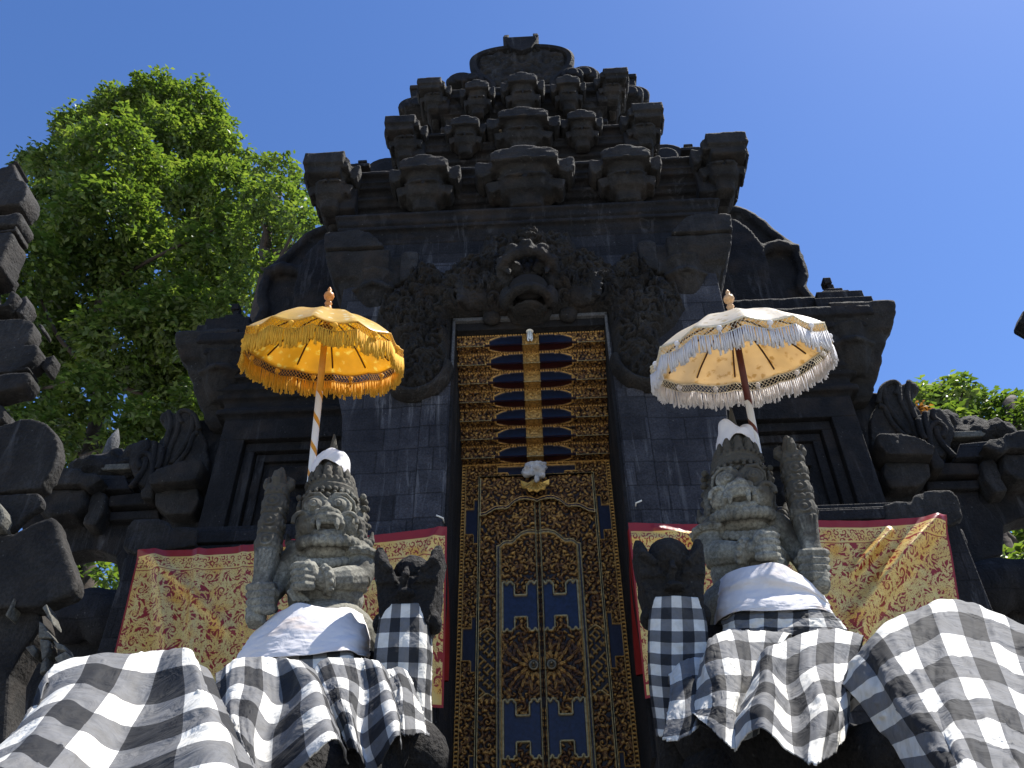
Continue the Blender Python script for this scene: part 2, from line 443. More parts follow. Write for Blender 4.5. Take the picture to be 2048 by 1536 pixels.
# upper body, neck courses and the three roof tiers
b = MB(); b.box(-2.45, 2.45, 8.06, 12.0, 10.2, 11.5)
moulding(b, 2.45, 8.1, 12, (10.15, 10.28, 10.36, 10.52, 10.6), (.0, .06, .12, .05))
gpart(b.build('upper_wall', M['block'], bev=.012))
def tier(name, z0, z1, hw, yf, yb, seq):
    b = MB(); n = len(seq); tot = sum(h for h, _ in seq); z = z0
    for h, o in seq:
        hh = h/tot*(z1-z0)
        b.box(-hw-o, hw+o, yf-o*.8, yb+o*.8, z+.002, z+hh); z += hh
    return gpart(join_voxel(b, name, M['stone'], .024, None, 1, .009, .12, 4))
tier('cornice', 10.98, 11.72, 2.52, 8.12, 12.1, [(.1, .0), (.06, .09), (.05, .04), (.12, .12), (.07, .2), (.05, .14), (.12, .2), (.06, .26), (.08, .18)])
tier('roof_tier', 11.72, 12.72, 2.62, 8.3, 12.2, [(.25, .0), (.08, .08), (.2, .02), (.1, .14), (.08, .22), (.16, .16), (.1, .3), (.05, .36), (.14, .3), (.08, .42)])
tier('roof_tier', 12.722, 14.45, 1.85, 8.75, 11.9, [(.5, .1), (.2, 0), (.1, .1), (.2, .02), (.08, .12), (.12, .06), (.1, .2), (.05, .26), (.14, .2), (.07, .34)])
tier('roof_tier', 14.452, 16.4, 1.45, 9.1, 11.5, [(.6, .12), (.2, 0), (.1, .08), (.3, .0), (.1, .1), (.12, .18), (.1, .12), (.12, .26), (.06, .32)])
tier('roof_tier', 16.402, 17.1, 1.2, 9.35, 11.2, [(.3, 0), (.1, .1), (.2, .02)])

# --- bracket ornaments (karang): lobed cap with ears over a rounded bowl
def bracket_mesh(lobes=True, big=False):
    b = MB()
    def ring(z, w_, d, y0=.12, n=7):
        pts = [(w_, y0, z)]
        for i in range(n+1):
            a = math.pi*i/n; e = .55
            cx = math.cos(a); sx = math.sin(a)
            pts.append((w_*math.copysign(abs(cx)**e, cx), -d*abs(sx)**e, z))
        pts.append((-w_, y0, z)); return pts
    # tongue, bowl, neck
    b.loft([ring(-.98, .12, .06), ring(-.95, .16, .13), ring(-.80, .17, .17), ring(-.76, .19, .2)])
    b.loft([ring(-.77, .2, .18), ring(-.72, .25, .27), ring(-.60, .28, .33), ring(-.50, .29, .34), ring(-.48, .25, .3)])
    b.loft([ring(-.49, .25, .3), ring(-.30, .26, .36), ring(-.24, .28, .40)])
    # cap with a lobed top
    if lobes:
        top = [(-.32, -.25), (.32, -.25), (.34, -.06), (.31, -.0)] + arc(.2, .0, .1, 20, 90, 4, .07)+[(.12, .09)]+arc(0, .09, .12, 15, 165, 6, .06)+[(-.12, .09)]+arc(-.2, .0, .1, 90, 160, 4, .07)+[(-.31, 0), (-.34, -.06)]
    else: top = [(-.33, -.25), (.33, -.25), (.35, -.02), (.28, .05), (-.28, .05), (-.35, -.02)]
    b.prism(top, -.47, .12)
    # ears, lower and set back, with a scooped outline
    for s in (-1, 1):
        e = [(.33, -.33), (.42, -.42), (.47, -.36), (.5, -.2), (.5, -.04), (.47, 0), (.43, -.02), (.36, -.04)]
        b.prism([(s*x, z) for x, z in (e if s > 0 else e[::-1])], -.3, .1)
        e = [(.27, -.62), (.33, -.72), (.37, -.66), (.4, -.45), (.33, -.42), (.27, -.42)]
        b.prism([(s*x, z) for x, z in (e if s > 0 else e[::-1])], -.2, .1)
    # carved lips and cheeks on the bowl
    for s in (-1, 1):
        b.tube([(s*.02, -.40, -.55), (s*.15, -.37, -.52), (s*.27, -.24, -.44)], [.035, .035, .02], 7)
    b.tube([(-.33, -.45, -.22), (0, -.49, -.23), (.33, -.45, -.22)], .022, 6)
    return erode(b, 'bracket', M['bracket'], .021, .014, .12, 3 if big else 5)
def corner_mesh():
    """corner bracket, for the right-hand front corner: x outwards, -y to the front"""
    b = MB()
    def sq(z, s, r=.25, x0=-.42, y0=.42):
        k = s*r
        return [(x0, -s, z), (s-k, -s, z), (s-k*.3, -s+k*.3, z), (s, -s+k, z), (s, y0, z), (x0, y0, z)]
    b.loft([sq(-1.12, -.16), sq(-1.05, -.08), sq(-.9, -.05), sq(-.82, .02), sq(-.7, .08), sq(-.6, .1), sq(-.56, .06)])
    b.loft([sq(-.57, .1, .15), sq(-.45, .17, .12), sq(-.34, .2, .1), sq(-.32, .16, .1)])
    b.loft([sq(-.33, .2, .05), sq(-.3, .26, .05), sq(-.1, .34, .05), sq(.06, .37, .05), sq(.1, .33, .05)])
    # low ear on the inner side of the front, and on the side face
    e = [(-.66, -.38), (-.60, -.45), (-.43, -.45), (-.43, .06), (-.5, .09), (-.56, .08), (-.62, .0), (-.66, -.12)]
    b.prism(e, -.24, .3)
    b.prismx([(y*-1, z) for y, z in e], -.25, .24)
    e2 = [(-.6, -.72), (-.52, -.8), (-.43, -.7), (-.43, -.47), (-.58, -.47)]
    b.prism(e2, -.12, .3)
    # lying scroll on the cap
    b.prism(arc(-.12, .1, .16, 0, 180, 8, .08), -.3, .2)
    # bulging carved jaw under the front of the cap
    b.loft([[(-.26+dx*w_, -.02-dy*d_, z) for dx, dy in ((1, 0), (.92, .6), (.5, .95), (0, 1), (-.5, .95), (-.92, .6), (-1, 0))] for z, w_, d_ in ((-.86, .1, .08), (-.8, .15, .16), (-.62, .22, .26), (-.5, .25, .33), (-.44, .22, .28), (-.3, .25, .33), (-.26, .25, .36))])
    b.tube([(-.5, -.22, -.52), (-.26, -.37, -.55), (0, -.22, -.52)], .035, 7)
    return erode(b, 'corner_bracket', M['bracket'], .022, .014, .13, 8)
BRK = bracket_mesh()
CRN = corner_mesh(); 
_m = MB(); _m.v = [tuple(v.co) for v in CRN.vertices]; _m.f = [tuple(p.vertices) for p in CRN.polygons]; CRNL = _m.mirror().mesh('corner_bracket', M['bracket'], True)
rng = random.Random(4)
def put(name, mesh, x, y, z, s, rz=0):
    o = link(name, mesh, None); gpart(o)
    o.location = Vector((x, y, z))-GATE_OFF; o.scale = s; o.rotation_euler = (rng.uniform(-.015, .015), rng.uniform(-.02, .02), rz); return o
def corner(s, x, y, z, k, kz):
    """a pair of brackets on a corner, one to the front and one to the side"""
    put('corner_bracket', BRK, s*(x-.06*k), y, z, (k, k*.9, kz*k))
    put('corner_bracket', BRK, s*(x-.05), y+.42*k, z-.02, (k, k*.8, kz*k), rad(90)*s)
    b = MB(); x0, x1 = sorted((s*(x-.30*k), s*(x+.40*k))); b.box(x0, x1, y-.5*k, y+.75*k, z-.2*kz*k, z+.12*kz*k)
    x0, x1 = sorted((s*(x-.26*k), s*(x+.34*k))); b.box(x0, x1, y-.44*k, y+.7*k, z-.4*kz*k, z-.2*kz*k)
    gpart(join_voxel(b, 'corner_cap', M['bracket'], .022, None, 1, .014, .15, int(z*7)))
    b = MB(); x0, x1 = sorted((s*(x-.5*k), s*(x+.06))); b.box(x0, x1, y-.06, y+1.2*k, z-.95*kz*k, z-.02)
    gpart(erode_obj(b, 'corner_core'))
def erode_obj(b, name): return join_voxel(b, name, M['stone'], .03, None, 1, .012, .14, 2)
# tier 3 (widest)
put('face_bracket', BRK, 0, 8.06, 12.58, (1.5, .95, .9))
for s in (-1, 1):
    put('face_bracket', BRK, s*1.5, 8.06, 12.55, (1.08, .85, .82))
    corner(s, 2.98, 8.08, 12.74, .86, 1.0)
# tier 2
put('face_bracket', BRK, 0, 8.5, 14.48, (1.25, .75, .75))
for s in (-1, 1):
    put('face_bracket', BRK, s*.98, 8.55, 14.5, (.72, .62, .66))
    corner(s, 2.04, 8.55, 14.5, .74, .95)
# tier 1
put('face_bracket', BRK, 0, 8.85, 16.22, (.82, .7, .8))
for s in (-1, 1):
    put('face_bracket', BRK, s*.84, 8.9, 16.22, (.66, .6, .72))
    corner(s, 1.7, 8.95, 16.42, .66, .9)
# lower body corners
for s in (-1, 1):
    o = put('corner_bracket', CRN if s > 0 else CRNL, s*2.36, 8.2, 10.62, (1.12, 1.12, 1.06))
    b = MB(); e = [(1.95, 10.72), (2.78, 10.72), (2.82, 11.06), (2.36, 11.1), (2.2, 11.04), (2.08, 10.9)]
    b.prism([(s*x, z) for x, z in (e if s > 0 else e[::-1])], 7.75, 8.3)
    b.prism([(s*x, z) for x, z in ([(1.5, 10.2), (1.72, 10.12), (1.75, 10.66), (1.68, 10.72), (1.5, 10.7)])][::s], 7.86, 8.2)
    b.box(min(s*1.2, s*1.76), max(s*1.2, s*1.76), 7.98, 8.1, 10.25, 10.42)
    gpart(join_voxel(b, 'corner_slab', M['bracket'], .024, None, 1, .014, .14, 5))

# --- crown of the gate
b = MB()
pl = spline([(-.62, 16.95), (-.66, 17.2), (-.95, 17.6), (-1.05, 18.05), (-.9, 18.35), (-.5, 18.52), (0, 18.55), (.5, 18.52), (.9, 18.35), (1.05, 18.05), (.95, 17.6), (.66, 17.2), (.62, 16.95)], 5)
b.prism(pl[::-1], 9.28, 10.2)
pi = [(x*.995, 17.0+(z-17.0)*.995) for x, z in pl]
gpart(b.build('crown_plaque', M['stone'], bev=.03))
# raised rim of the plaque
b = MB(); path = [(x*.93, 9.26, 17.0+(z-17.0)*.955) for x, z in pl]
rim = []
for i, p in enumerate(path):
    q = np.array(path[min(i+1, len(path)-1)])-np.array(path[max(i-1, 0)]); q /= np.linalg.norm(q)
    nrm = np.array([q[2], 0, -q[0]])
    rim.append([np.array(p)+nrm*a+np.array([0, c, 0]) for a, c in ((-.09, .05), (-.09, -.05), (-.03, -.09), (.05, -.07), (.08, .05))])
b.loft(rim); gpart(b.build('crown_rim', M['stone'], smooth=False))
b = MB()   # finial: small throne with ears, and the shell below it
b.box(-.30, .30, 9.2, 9.7, 18.5, 18.72); b.box(-.2, .2, 9.25, 9.6, 18.72, 18.85)
for s in (-1, 1):
    b.loft([[(s*.24-.06, 9.2, 18.7), (s*.24+.06, 9.2, 18.7), (s*.24+.06, 9.5, 18.7), (s*.24-.06, 9.5, 18.7)], [(s*.32-.06, 9.2, 18.92), (s*.32+.05, 9.2, 18.92), (s*.32+.05, 9.5, 18.92), (s*.32-.06, 9.5, 18.92)], [(s*.3-.05, 9.22, 19.04), (s*.3+.05, 9.22, 19.04), (s*.3+.05, 9.45, 19.04), (s*.3-.05, 9.45, 19.04)]])
b.lathe([(.13, 0), (.15, .05), (.05, .1), (.04, .2), (.08, .25), (.03, .3)], (0, 9.4, 18.85), n=10)
b.prism([(-.33, 18.62), (-.2, 18.3), (0, 18.18), (.2, 18.3), (.33, 18.62), (.3, 18.75), (-.3, 18.75)], 9.12, 9.4)
gpart(b.build('crown_finial', M['stone'], bev=.015))
# lumpy carving inside the plaque
nx, nz = 90, 60
X, Z = np.meshgrid(np.linspace(-.85, .85, nx), np.linspace(17.15, 18.45, nz))
Hh = blur(foliage(nx, nz, 26, 3, True), 1); ins = inside([(x*.86, 17.0+(z-17.0)*.93) for x, z in pl], X, Z)
P = np.stack([X, 9.285-.10*Hh*ins+.05*(~ins), Z], -1)
gpart(link('plaque_carving', grid_mesh('plaque_carving', P, M['carved'])))
# shoulder scrolls beside the plaque and on the side corners of each tier
def scroll_solid(b, cx, cz, r, y0, y1, s=1):
    p = arc(cx, cz, r, -40, 200, 14); b.prism(p if 1 else p, y0, y1)
    b.prism(arc(cx, cz, r*.55, 0, 360, 14)[:-1], y0-.05, y0+.02)
for s in (-1, 1):
    for cx, cz, r, y0, y1 in ((1.22, 17.36, .27, 9.2, 9.8), (.98, 17.2, .22, 9.1, 9.7), (1.36, 17.66, .2, 9.4, 9.9), (2.2, 17.0, .3, 9.5, 10.2), (2.08, 16.75, .26, 9.3, 10.0), (2.5, 14.6, .4, 9.3, 10.2)):
        b = MB(); scroll_solid(b, s*cx, cz, r, y0, y1); gpart(b.build('roof_scroll', M['stone'], bev=.03))
    b = MB(); b.box(min(s*2.12, s*2.26), max(s*2.12, s*2.26), 9.5, 9.8, 17.0, 17.55); b.box(min(s*2.1, s*2.3), max(s*2.1, s*2.3), 9.46, 9.84, 17.55, 17.68)
    w_ = [(2.2, 13.4), (3.0, 13.5), (2.86, 14.3), (2.62, 14.75), (2.3, 15.1)]; b2 = MB(); b2.prism([(s*x, z) for x, z in (w_ if s > 0 else w_[::-1])], 9.35, 10.2); gpart(erode_obj(b2, 'roof_wedge')); gpart(b.build('roof_stub', M['stone'], bev=.02))
# little lamp-shaped finials on the corners of the widest tier
for s in (-1, 1):
    b = MB(); b.box(-.15, .15, -.15, .15, 0, .07); b.box(-.1, .1, -.1, .1, .07, .15); b.box(-.035, .035, -.035, .035, .15, .22); b.box(-.07, .07, -.07, .07, .22, .27)
    o = gpart(b.build('small_finial', M['stone'], bev=.008)); o.location = Vector((s*2.58, 8.2, 13.0))-GATE_OFF
# pale worn niches beside the middle bracket of the second tier
M['worn'] = plain('worn_limestone', (.2, .17, .12), .9, scale=12)
for s in (-1, 1):
    b = MB(); p = [(.42, 14.28), (.5, 14.34), (.47, 14.46), (.62, 14.6), (.36, 14.62), (.36, 14.3)]
    b.prism([(s*x, z) for x, z in p], 8.38, 8.5); gpart(b.build('worn_niche', M['worn'], bev=.01))

# --- big side volutes of the upper body
for s in (-1, 1):
    b = MB()
    out = spline([(2.6, 13.0), (3.2, 13.55), (3.75, 13.4), (4.15, 12.75), (4.35, 12.45), (4.38, 11.9), (4.28, 11.55), (4.42, 11.15), (4.9, 10.75), (5.0, 10.4)], 5)
    poly = out+[(2.2, 10.2), (2.2, 13.0)]
    b.prism([(s*x, z) for x, z in (poly[::-1] if s > 0 else poly)], 9.75, 10.9)
    inner = spline([(3.0, 13.3), (3.5, 13.1), (3.78, 12.6), (3.82, 12.0), (3.78, 11.4), (3.9, 10.9), (4.2, 10.5)], 5)
    poly = inner+[(2.2, 10.2), (2.2, 13.2)]
    b.prism([(s*x, z) for x, z in (poly[::-1] if s > 0 else poly)], 9.55, 9.76)
    # rolled bands
    b.tube([(s*x, 9.72, z) for x, z in out], [.1]*len(out), 8)
    b.tube([(s*3.85, 9.66, 12.42), (s*4.1, 9.66, 12.5), (s*4.42, 9.7, 12.42)], [.1, .13, .1], 8)
    b.prism([(s*x, z) for x, z in ([(4.3, 12.2), (4.5, 12.25), (4.52, 12.5), (4.44, 12.75), (4.36, 12.6), (4.34, 12.4)])], 9.8, 10.4)
    gpart(join_voxel(b, 'side_volute', M['stone'], .034, None, 1, .018, .16, 6))

# --- side bays: niche wall with nested frames, stepped cornice, corner brackets
for s in (-1, 1):
    def sx(a, c): return (min(s*a, s*c), max(s*a, s*c))
    b = MB()
    b.box(*sx(2.3, 4.35), 9.62, 12, 6.45, 9.2)
    fr = [(2.3, 4.3, 6.5, 9.12, 9.60), (2.45, 4.05, 6.8, 8.72, 9.56), (2.6, 3.85, 6.95, 8.5, 9.53)]
    # three nested frames stepping inwards: outer proud, inner recessed
    def frame(x0, x1, z0, z1, t, y):
        b.box(*sx(x0, x1), y, 9.63, z1-t, z1); b.box(*sx(x0, x1), y, 9.63, z0, z0+t)
        b.box(*sx(x0, x0+t), y, 9.63, z0+t, z1-t); b.box(*sx(x1-t, x1), y, 9.63, z0+t, z1-t)
    frame(2.31, 4.34, 6.5, 9.1, .34, 9.42); frame(2.66, 3.99, 6.85, 8.75, .14, 9.5); frame(2.82, 3.83, 7.01, 8.59, .12, 9.56)
    # carved boss inside
    b.loft([[(s*x, 9.6, z) for x, z in arc(3.3, 7.6, .34, 0, 360, 12)[:-1]], [(s*x, 9.45, z) for x, z in arc(3.3, 7.6, .2, 0, 360, 12)[:-1]]])
    b.box(*sx(3.0, 3.6), 9.52, 9.62, 8.05, 8.35)
    gpart(b.build('niche_wall', M['stone'], bev=.012))
    b = MB(); z = 9.1
    for i, (h, o) in enumerate([(.12, .0), (.1, .12), (.16, .05), (.1, .16), (.14, .24), (.08, .16), (.14, .28), (.16, .38), (.1, .3), (.16, .44), (.18, .56)]):
        b.box(*sx(2.2, 4.38+o), 9.5-o*.7, 12.2, z+.002, z+h); z += h
    b.box(*sx(2.2, 4.6), 9.4, 12, z, z+.5)
    gpart(join_voxel(b, 'side_cornice', M['stone'], .026, None, 1, .01, .13, 6))
    put('corner_bracket', CRN if s > 0 else CRNL, s*4.86, 9.55, 10.52, (1.2, 1.2, 1.18))
    # stepped pinnacle above the cornice
    b = MB(); c = s*4.62
    b.box(c-.42, c+.42, 9.2, 10.0, 10.45, 10.8); b.box(c-.34, c+.34, 9.25, 9.95, 10.8, 10.98); b.box(c-.2, c+.2, 9.35, 9.85, 10.98, 11.1); b.box(c-.14, c+.14, 9.4, 9.8, 11.1, 11.2)
    b.box(c-.05, c+.05, 9.45, 9.55, 11.2, 11.34); b.box(c-.09, c+.03, 9.42, 9.58, 11.34, 11.46)
    gpart(b.build('pinnacle', M['stone'], bev=.012))
    # side of the bay flaring down and outwards, with hanging lobes
    b = MB(); fl = spline([(5.05, 9.5), (5.2, 9.2), (5.3, 8.8), (5.05, 8.3), (4.85, 7.6), (4.7, 6.9), (4.6, 6.2)], 4)
    b.prism([(s*x, z) for x, z in (fl+[(4.2, 6.2), (4.2, 9.5)])][::-s], 9.85, 11.5)
    gpart(join_voxel(b, 'side_flare', M['stone'], .034, None, 1, .03, .22, 6))
    # lower ledge and bracket beside the hung cloth
    b = MB(); b.box(*sx(2.2, 4.3), 7.96, 9.7, 6.3, 6.43); b.box(*sx(2.2, 4.2), 8.3, 9.7, 6.5, 6.7)
    gpart(b.build('ledge', M['block'], bev=.012))
    b = MB()
    b.prism([(s*x, z) for x, z in ([(3.62, 6.25), (4.05, 6.2), (4.25, 6.18), (4.4, 6.27), (4.43, 6.5), (4.38, 6.60), (4.1, 6.60), (3.99, 6.56), (3.93, 6.47), (3.82, 6.50), (3.64, 6.46)])][::s], 7.94, 9.0)
    b.prism([(s*x, z) for x, z in ([(4.15, 5.85), (4.3, 5.88), (4.38, 6.0), (4.38, 6.17), (4.1, 6.17)])][::s], 8.0, 8.8)
    gpart(join_voxel(b, 'ledge_bracket', M['bracket'], .024, None, 1, .016, .14, 3))

# --- guardian head (open mouth) and carved spray over the doorway
nx, nz = 460, 330
X, Z = np.meshgrid(np.linspace(-2.1, 2.1, nx), np.linspace(8.1, 11.15, nz))
outl = [(0, 11.1), (.2, 11.06), (.25, 10.95), (.62, 10.92), (.66, 10.6), (.95, 10.5), (1.1, 10.25), (1.3, 10.5), (1.62, 10.4), (1.7, 10.0), (1.95, 9.85), (2.0, 9.5), (1.82, 9.2), (1.6, 9.0), (1.62, 8.7), (1.72, 8.5), (1.6, 8.25), (1.35, 8.2), (1.15, 8.32), (1.02, 8.58), (1.0, 9.48), (0, 9.48)]
full = outl+[(-x, z) for x, z in outl[::-1]]
ins = inside(full, X, Z); dd = dist_poly(full, X, Z); sd = np.where(ins, dd, -dd)
Hh = np.maximum(blur(foliage(nx, nz, 42, 11, True, 1.2), 1), .5*blur(foliage(nx, nz, 17, 12, True), 1))
lump = fbm2(X*1.5, Z*1.5, 5)
dep = np.clip(sd/.05, -1, 1)*.07+.19*Hh*np.clip(sd/.08, 0, 1)+.14*lump*np.clip(sd/.3, 0, 1)+.12*np.exp(-(X/.9)**2-((Z-10.1)/.7)**2)*np.clip(sd/.1, 0, 1)
# rolled rim along the lower lobes
lob = [(1.02, 8.62), (1.06, 8.45), (1.2, 8.27), (1.42, 8.19), (1.62, 8.27), (1.7, 8.5)]
for q in (spline(lob, 6), [(-x, z) for x, z in spline(lob, 6)]):
    dl = dist_poly(q, X, Z, False); dep = np.where(dl < .068, np.maximum(dep, .2*np.sqrt(np.clip(1-(dl/.07)**2, 0, 1))), dep)
P = np.stack([X, 8.0-dep, Z], -1)
kp = (dep[:-1, :-1] > -.06) | (dep[1:, 1:] > -.06)
gpart(link('carved_spray', grid_mesh('carved_spray', P, M['carved'], keep=kp)))
# head
hd = MB()
hd.ell((0, 7.93, 9.82), (.42, .26, .52)); hd.ell((0, 7.98, 9.52), (.38, .22, .25))
for s in (-1, 1):
    hd.ell((s*.36, 7.72, 9.92), (.12, .16, .2)); hd.ell((s*.2, 7.6, 10.12), (.13, .14, .13)); hd.ell((s*.34, 7.68, 9.55), (.12, .18, .2))
    hd.tube([(s*.3, 7.5, 9.98), (s*.3, 7.4, 9.86), (s*.27, 7.36, 9.74)], [.05, .04, .012], 7)
    # clawed hands at both sides of the head
    for k in range(4):
        a = .5*k; hd.tube([(s*(.85+.03*k), 7.85, 9.88-.1*k), (s*(1.05), 7.68, 9.95-.12*k), (s*(1.16-.02*k), 7.62, 9.82-.11*k)], [.09, .075, .03], 7)
    hd.ell((s*.8, 7.85, 9.75), (.22, .2, .26)); hd.ell((s*.6, 7.95, 9.42), (.15, .1, .14)); hd.ell((s*.62, 7.85, 10.3), (.22, .16, .22))
# upper lip: scalloped hood
hood = [(.42*math.cos(t), 7.62-.34*math.sin(t), 10.02+.16*math.sin(t)) for t in np.linspace(-.2, math.pi+.2, 16)]
hd.tube(hood, [.085+.025*(i % 2) for i in range(16)], 8)
for i in range(5):
    t = math.pi*(i+.5)/5; hd.ell((.4*math.cos(t), 7.6-.34*math.sin(t), 10.14+.16*math.sin(t)), (.12, .1, .08))
# lower jaw
jaw = [(.33*math.cos(t), 7.66-.3*math.sin(t), 9.42+.05*math.sin(t)) for t in np.linspace(-.1, math.pi+.1, 14)]
hd.tube(jaw, .085, 8)
hd.ell((0, 7.74, 9.33), (.28, .24, .07))
hd.v = [(x*.82, 7.95+(y-7.95)*.82, 9.80+(z-9.85)*.84) for x, y, z in hd.v]
ho = join_voxel(hd, 'guardian_head', M['carved'], .022, None, 2, .02, .09, 3)
gpart(ho)
# shade inside the open mouth, painted as a near-black solid
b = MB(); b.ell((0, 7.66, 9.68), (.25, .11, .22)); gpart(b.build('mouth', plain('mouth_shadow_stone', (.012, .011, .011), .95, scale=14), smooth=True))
b = MB(); b.ell((0, 7.58, 9.53), (.17, .10, .03)); b.tube([(-.2, 7.57, 9.5), (0, 7.49, 9.5), (.2, 7.57, 9.5)], .018, 6); gpart(b.build('tongue', M['carved'], smooth=True))
# ---------------------------------------------------------------- gilded door, stepped ceiling of the doorway
def gilt(name):
    m, N, b = mat(name)
    a = nd(N, 'ShaderNodeAttribute', attribute_name='col'); g = nd(N, 'ShaderNodeAttribute', attribute_name='gild')
    geo = nd(N, 'ShaderNodeNewGeometry')
    n = nd(N, 'ShaderNodeTexNoise', i_Scale=30.0, i_Detail=4.0); L(N, geo, 'Position', n, 'Vector')
    r = ramp(N, n, 0, [(.3, (.6, .6, .6)), (.7, (1.25, 1.25, 1.25))])
    L(N, mixc(N, 1.0, (a, 'Color'), (r, 0), 'MULTIPLY'), 2, b, 'Base Color')
    mu = nd(N, 'ShaderNodeMath', operation='MULTIPLY'); L(N, g, 'Fac', mu, 0); mu.inputs[1].default_value = .45; L(N, mu, 0, b, 'Metallic')
    b.inputs['Roughness'].default_value = .42; b.inputs['Specular IOR Level'].default_value = .35
    bp = nd(N, 'ShaderNodeBump', i_Strength=.3, i_Distance=.006); L(N, n, 0, bp, 'Height'); L(N, bp, 0, b, 'Normal')
    return m
M['gilt'] = gilt('gilded_carved_wood')
GOLD = np.array((.52, .30, .085)); BRN = np.array((.10, .042, .013)); PALE = np.array((.45, .36, .18)); BLUE = np.array((.008, .017, .055)); NAVY = np.array((.008, .008, .022)); REC = np.array((.009, .004, .0035)); RED = np.array((.035, .005, .005))
def gold_cols(H, th=.16):
    k = np.clip((H-th)/.2, 0, 1)[..., None]; k2 = np.clip((H-.5)/.3, 0, 1)[..., None]
    return (REC*(1-k)+BRN*k)*(1-k2)+GOLD*k2, np.maximum(k[..., 0]*.4, k2[..., 0])
CELL = .005
NX, NZ = int(1.9/CELL), int(3.86/CELL)
DX, DZ = np.meshgrid(np.linspace(-.95, .95, NX), np.linspace(4.18, 8.04, NZ))
AX = np.abs(DX)
FO = foliage(NX, NZ, 31, 21, True, .9); FO2 = foliage(NX, NZ, 24, 22, True, .9)
arch_in = [(0, 7.062), (.06, 7.078), (.13, 7.078), (.2, 7.055), (.27, 6.99), (.31, 6.945), (.34, 6.936), (.39, 6.942), (.43, 6.925), (.465, 6.885), (.512, 6.872)]
arch_out = [(0, 7.445), (.05, 7.47), (.13, 7.49), (.21, 7.486), (.29, 7.44), (.35, 7.375), (.39, 7.356), (.45, 7.362), (.52, 7.357), (.58, 7.32), (.64, 7.28), (.72, 7.266)]
def zf(c): return np.interp(AX, [p[0] for p in c], [p[1] for p in c])
def line(h, col, gl, d, wd, c=PALE, hh=1.0, g=1):
    k = d < wd; pr = np.sqrt(np.clip(1-(d/wd)**2, 0, 1))
    h[k] = np.maximum(h[k], hh*(.6+.4*pr[k])); col[k] = c; gl[k] = g
def door_piece(name, mask, H, col, gl, y, amp, par=None):
    rows = np.where(mask.any(1))[0]; cols = np.where(mask.any(0))[0]
    r0, r1, c0, c1 = rows[0], rows[-1]+1, cols[0], cols[-1]+1
    sl = (slice(r0, r1), slice(c0, c1)); m_ = mask[sl]
    P = np.stack([DX[sl], y-amp*H[sl], DZ[sl]], -1)
    keep = m_[:-1, :-1] & m_[1:, 1:] & m_[1:, :-1] & m_[:-1, 1:]
    o = link(name, grid_mesh(name, P, M['gilt'], True, keep, {'col': col[sl], 'gild': gl[sl]}))
    return gpart(o, par) if par is None else o
# outer frame -------------------------------------------------
H = FO2.copy(); col, gl = gold_cols(H)
fr_mask = (AX > .722) | (DZ > 7.83)
def tongues(zlist):
    """blue bars on the frame with stepped ends"""
    for z0, z1 in zlist:
        k = (AX > .735) & (AX < .892) & (DZ > z0) & (DZ < z1)
        # stepped ends: inner third runs further
        k |= (AX > .735) & (AX < .79) & (DZ > z0-.13) & (DZ < z1+.14)
        H[k] = .05; col[k] = NAVY; gl[k] = 0
        ed = k ^ np.roll(k, 2, 0) | k ^ np.roll(k, 2, 1)
        H[ed] = .8; col[ed] = GOLD*.75; gl[ed] = 1
tongues([(5.42, 5.80), (7.0, 7.36), (3.9, 4.28)])
k = (DZ > 7.84) & (AX < .36); k |= (DZ > 7.88) & (AX < .5)
k &= (DZ < 7.98); H[k] = .05; col[k] = NAVY; gl[k] = 0
ed = (k ^ np.roll(k, 2, 0)) | (k ^ np.roll(k, 2, 1)); H[ed] = .8; col[ed] = GOLD; gl[ed] = 1
bead = (AX > .905) & (AX < .935); hb = np.abs(np.sin(DZ*70)); 
H[bead] = (.25+.75*hb)[bead]; c_, g_ = gold_cols(hb*.9, .3); col[bead] = c_[bead]; gl[bead] = g_[bead]
for xx in (.897, .941): line(H, col, gl, np.abs(AX-xx), .005, GOLD*.9)
line(H, col, gl, np.abs(AX-.728)+(DZ > 7.84)*9, .006); line(H, col, gl, np.abs(DZ-7.836)+(AX > .73)*9, .007)
line(H, col, gl, np.abs(DZ-8.02), .008, GOLD)
door_piece('door_frame', fr_mask, H, col, gl, 9.22, .045)
# arch board ---------------------------------------------------
H = FO.copy(); col, gl = gold_cols(H)
za = zf(arch_out); da = DZ-za
mk = (AX < .722) & (da > -.004) & (DZ < 7.835)
for o_, c in ((.008, PALE*.8), (.03, NAVY*2), (.045, GOLD*.85)): line(H, col, gl, np.abs(da-o_), .008, c)
for o_ in (.0,): line(H, col, gl, np.abs(AX-.71), .007)
door_piece('arch_board', mk, H*1.0, col, gl, 9.235, .035)
# leaves -------------------------------------------------------
H = FO.copy(); col, gl = gold_cols(H)
# key-fret panel on the jamb strips
fz = (AX > .525) & (AX < .70) & (DZ > 5.06) & (DZ < 5.78)
u_ = (AX+DZ)*34; v_ = (AX-DZ)*34
fret = ((np.floor(u_) % 3 == 0) & (np.floor(v_/2) % 3 != 1)) | ((np.floor(v_) % 4 == 0) & (np.floor(u_/2) % 3 != 0))
H[fz] = np.where(fret, .75, .1)[fz]; k = fz & fret; col[fz] = REC; gl[fz] = 0; col[k] = GOLD*.55; gl[k] = 1
for zz in (5.05, 5.79): line(H, col, gl, np.abs(DZ-zz-.03*np.cos((AX-.61)*30))+(np.abs(AX-.612) > .09)*9, .007)
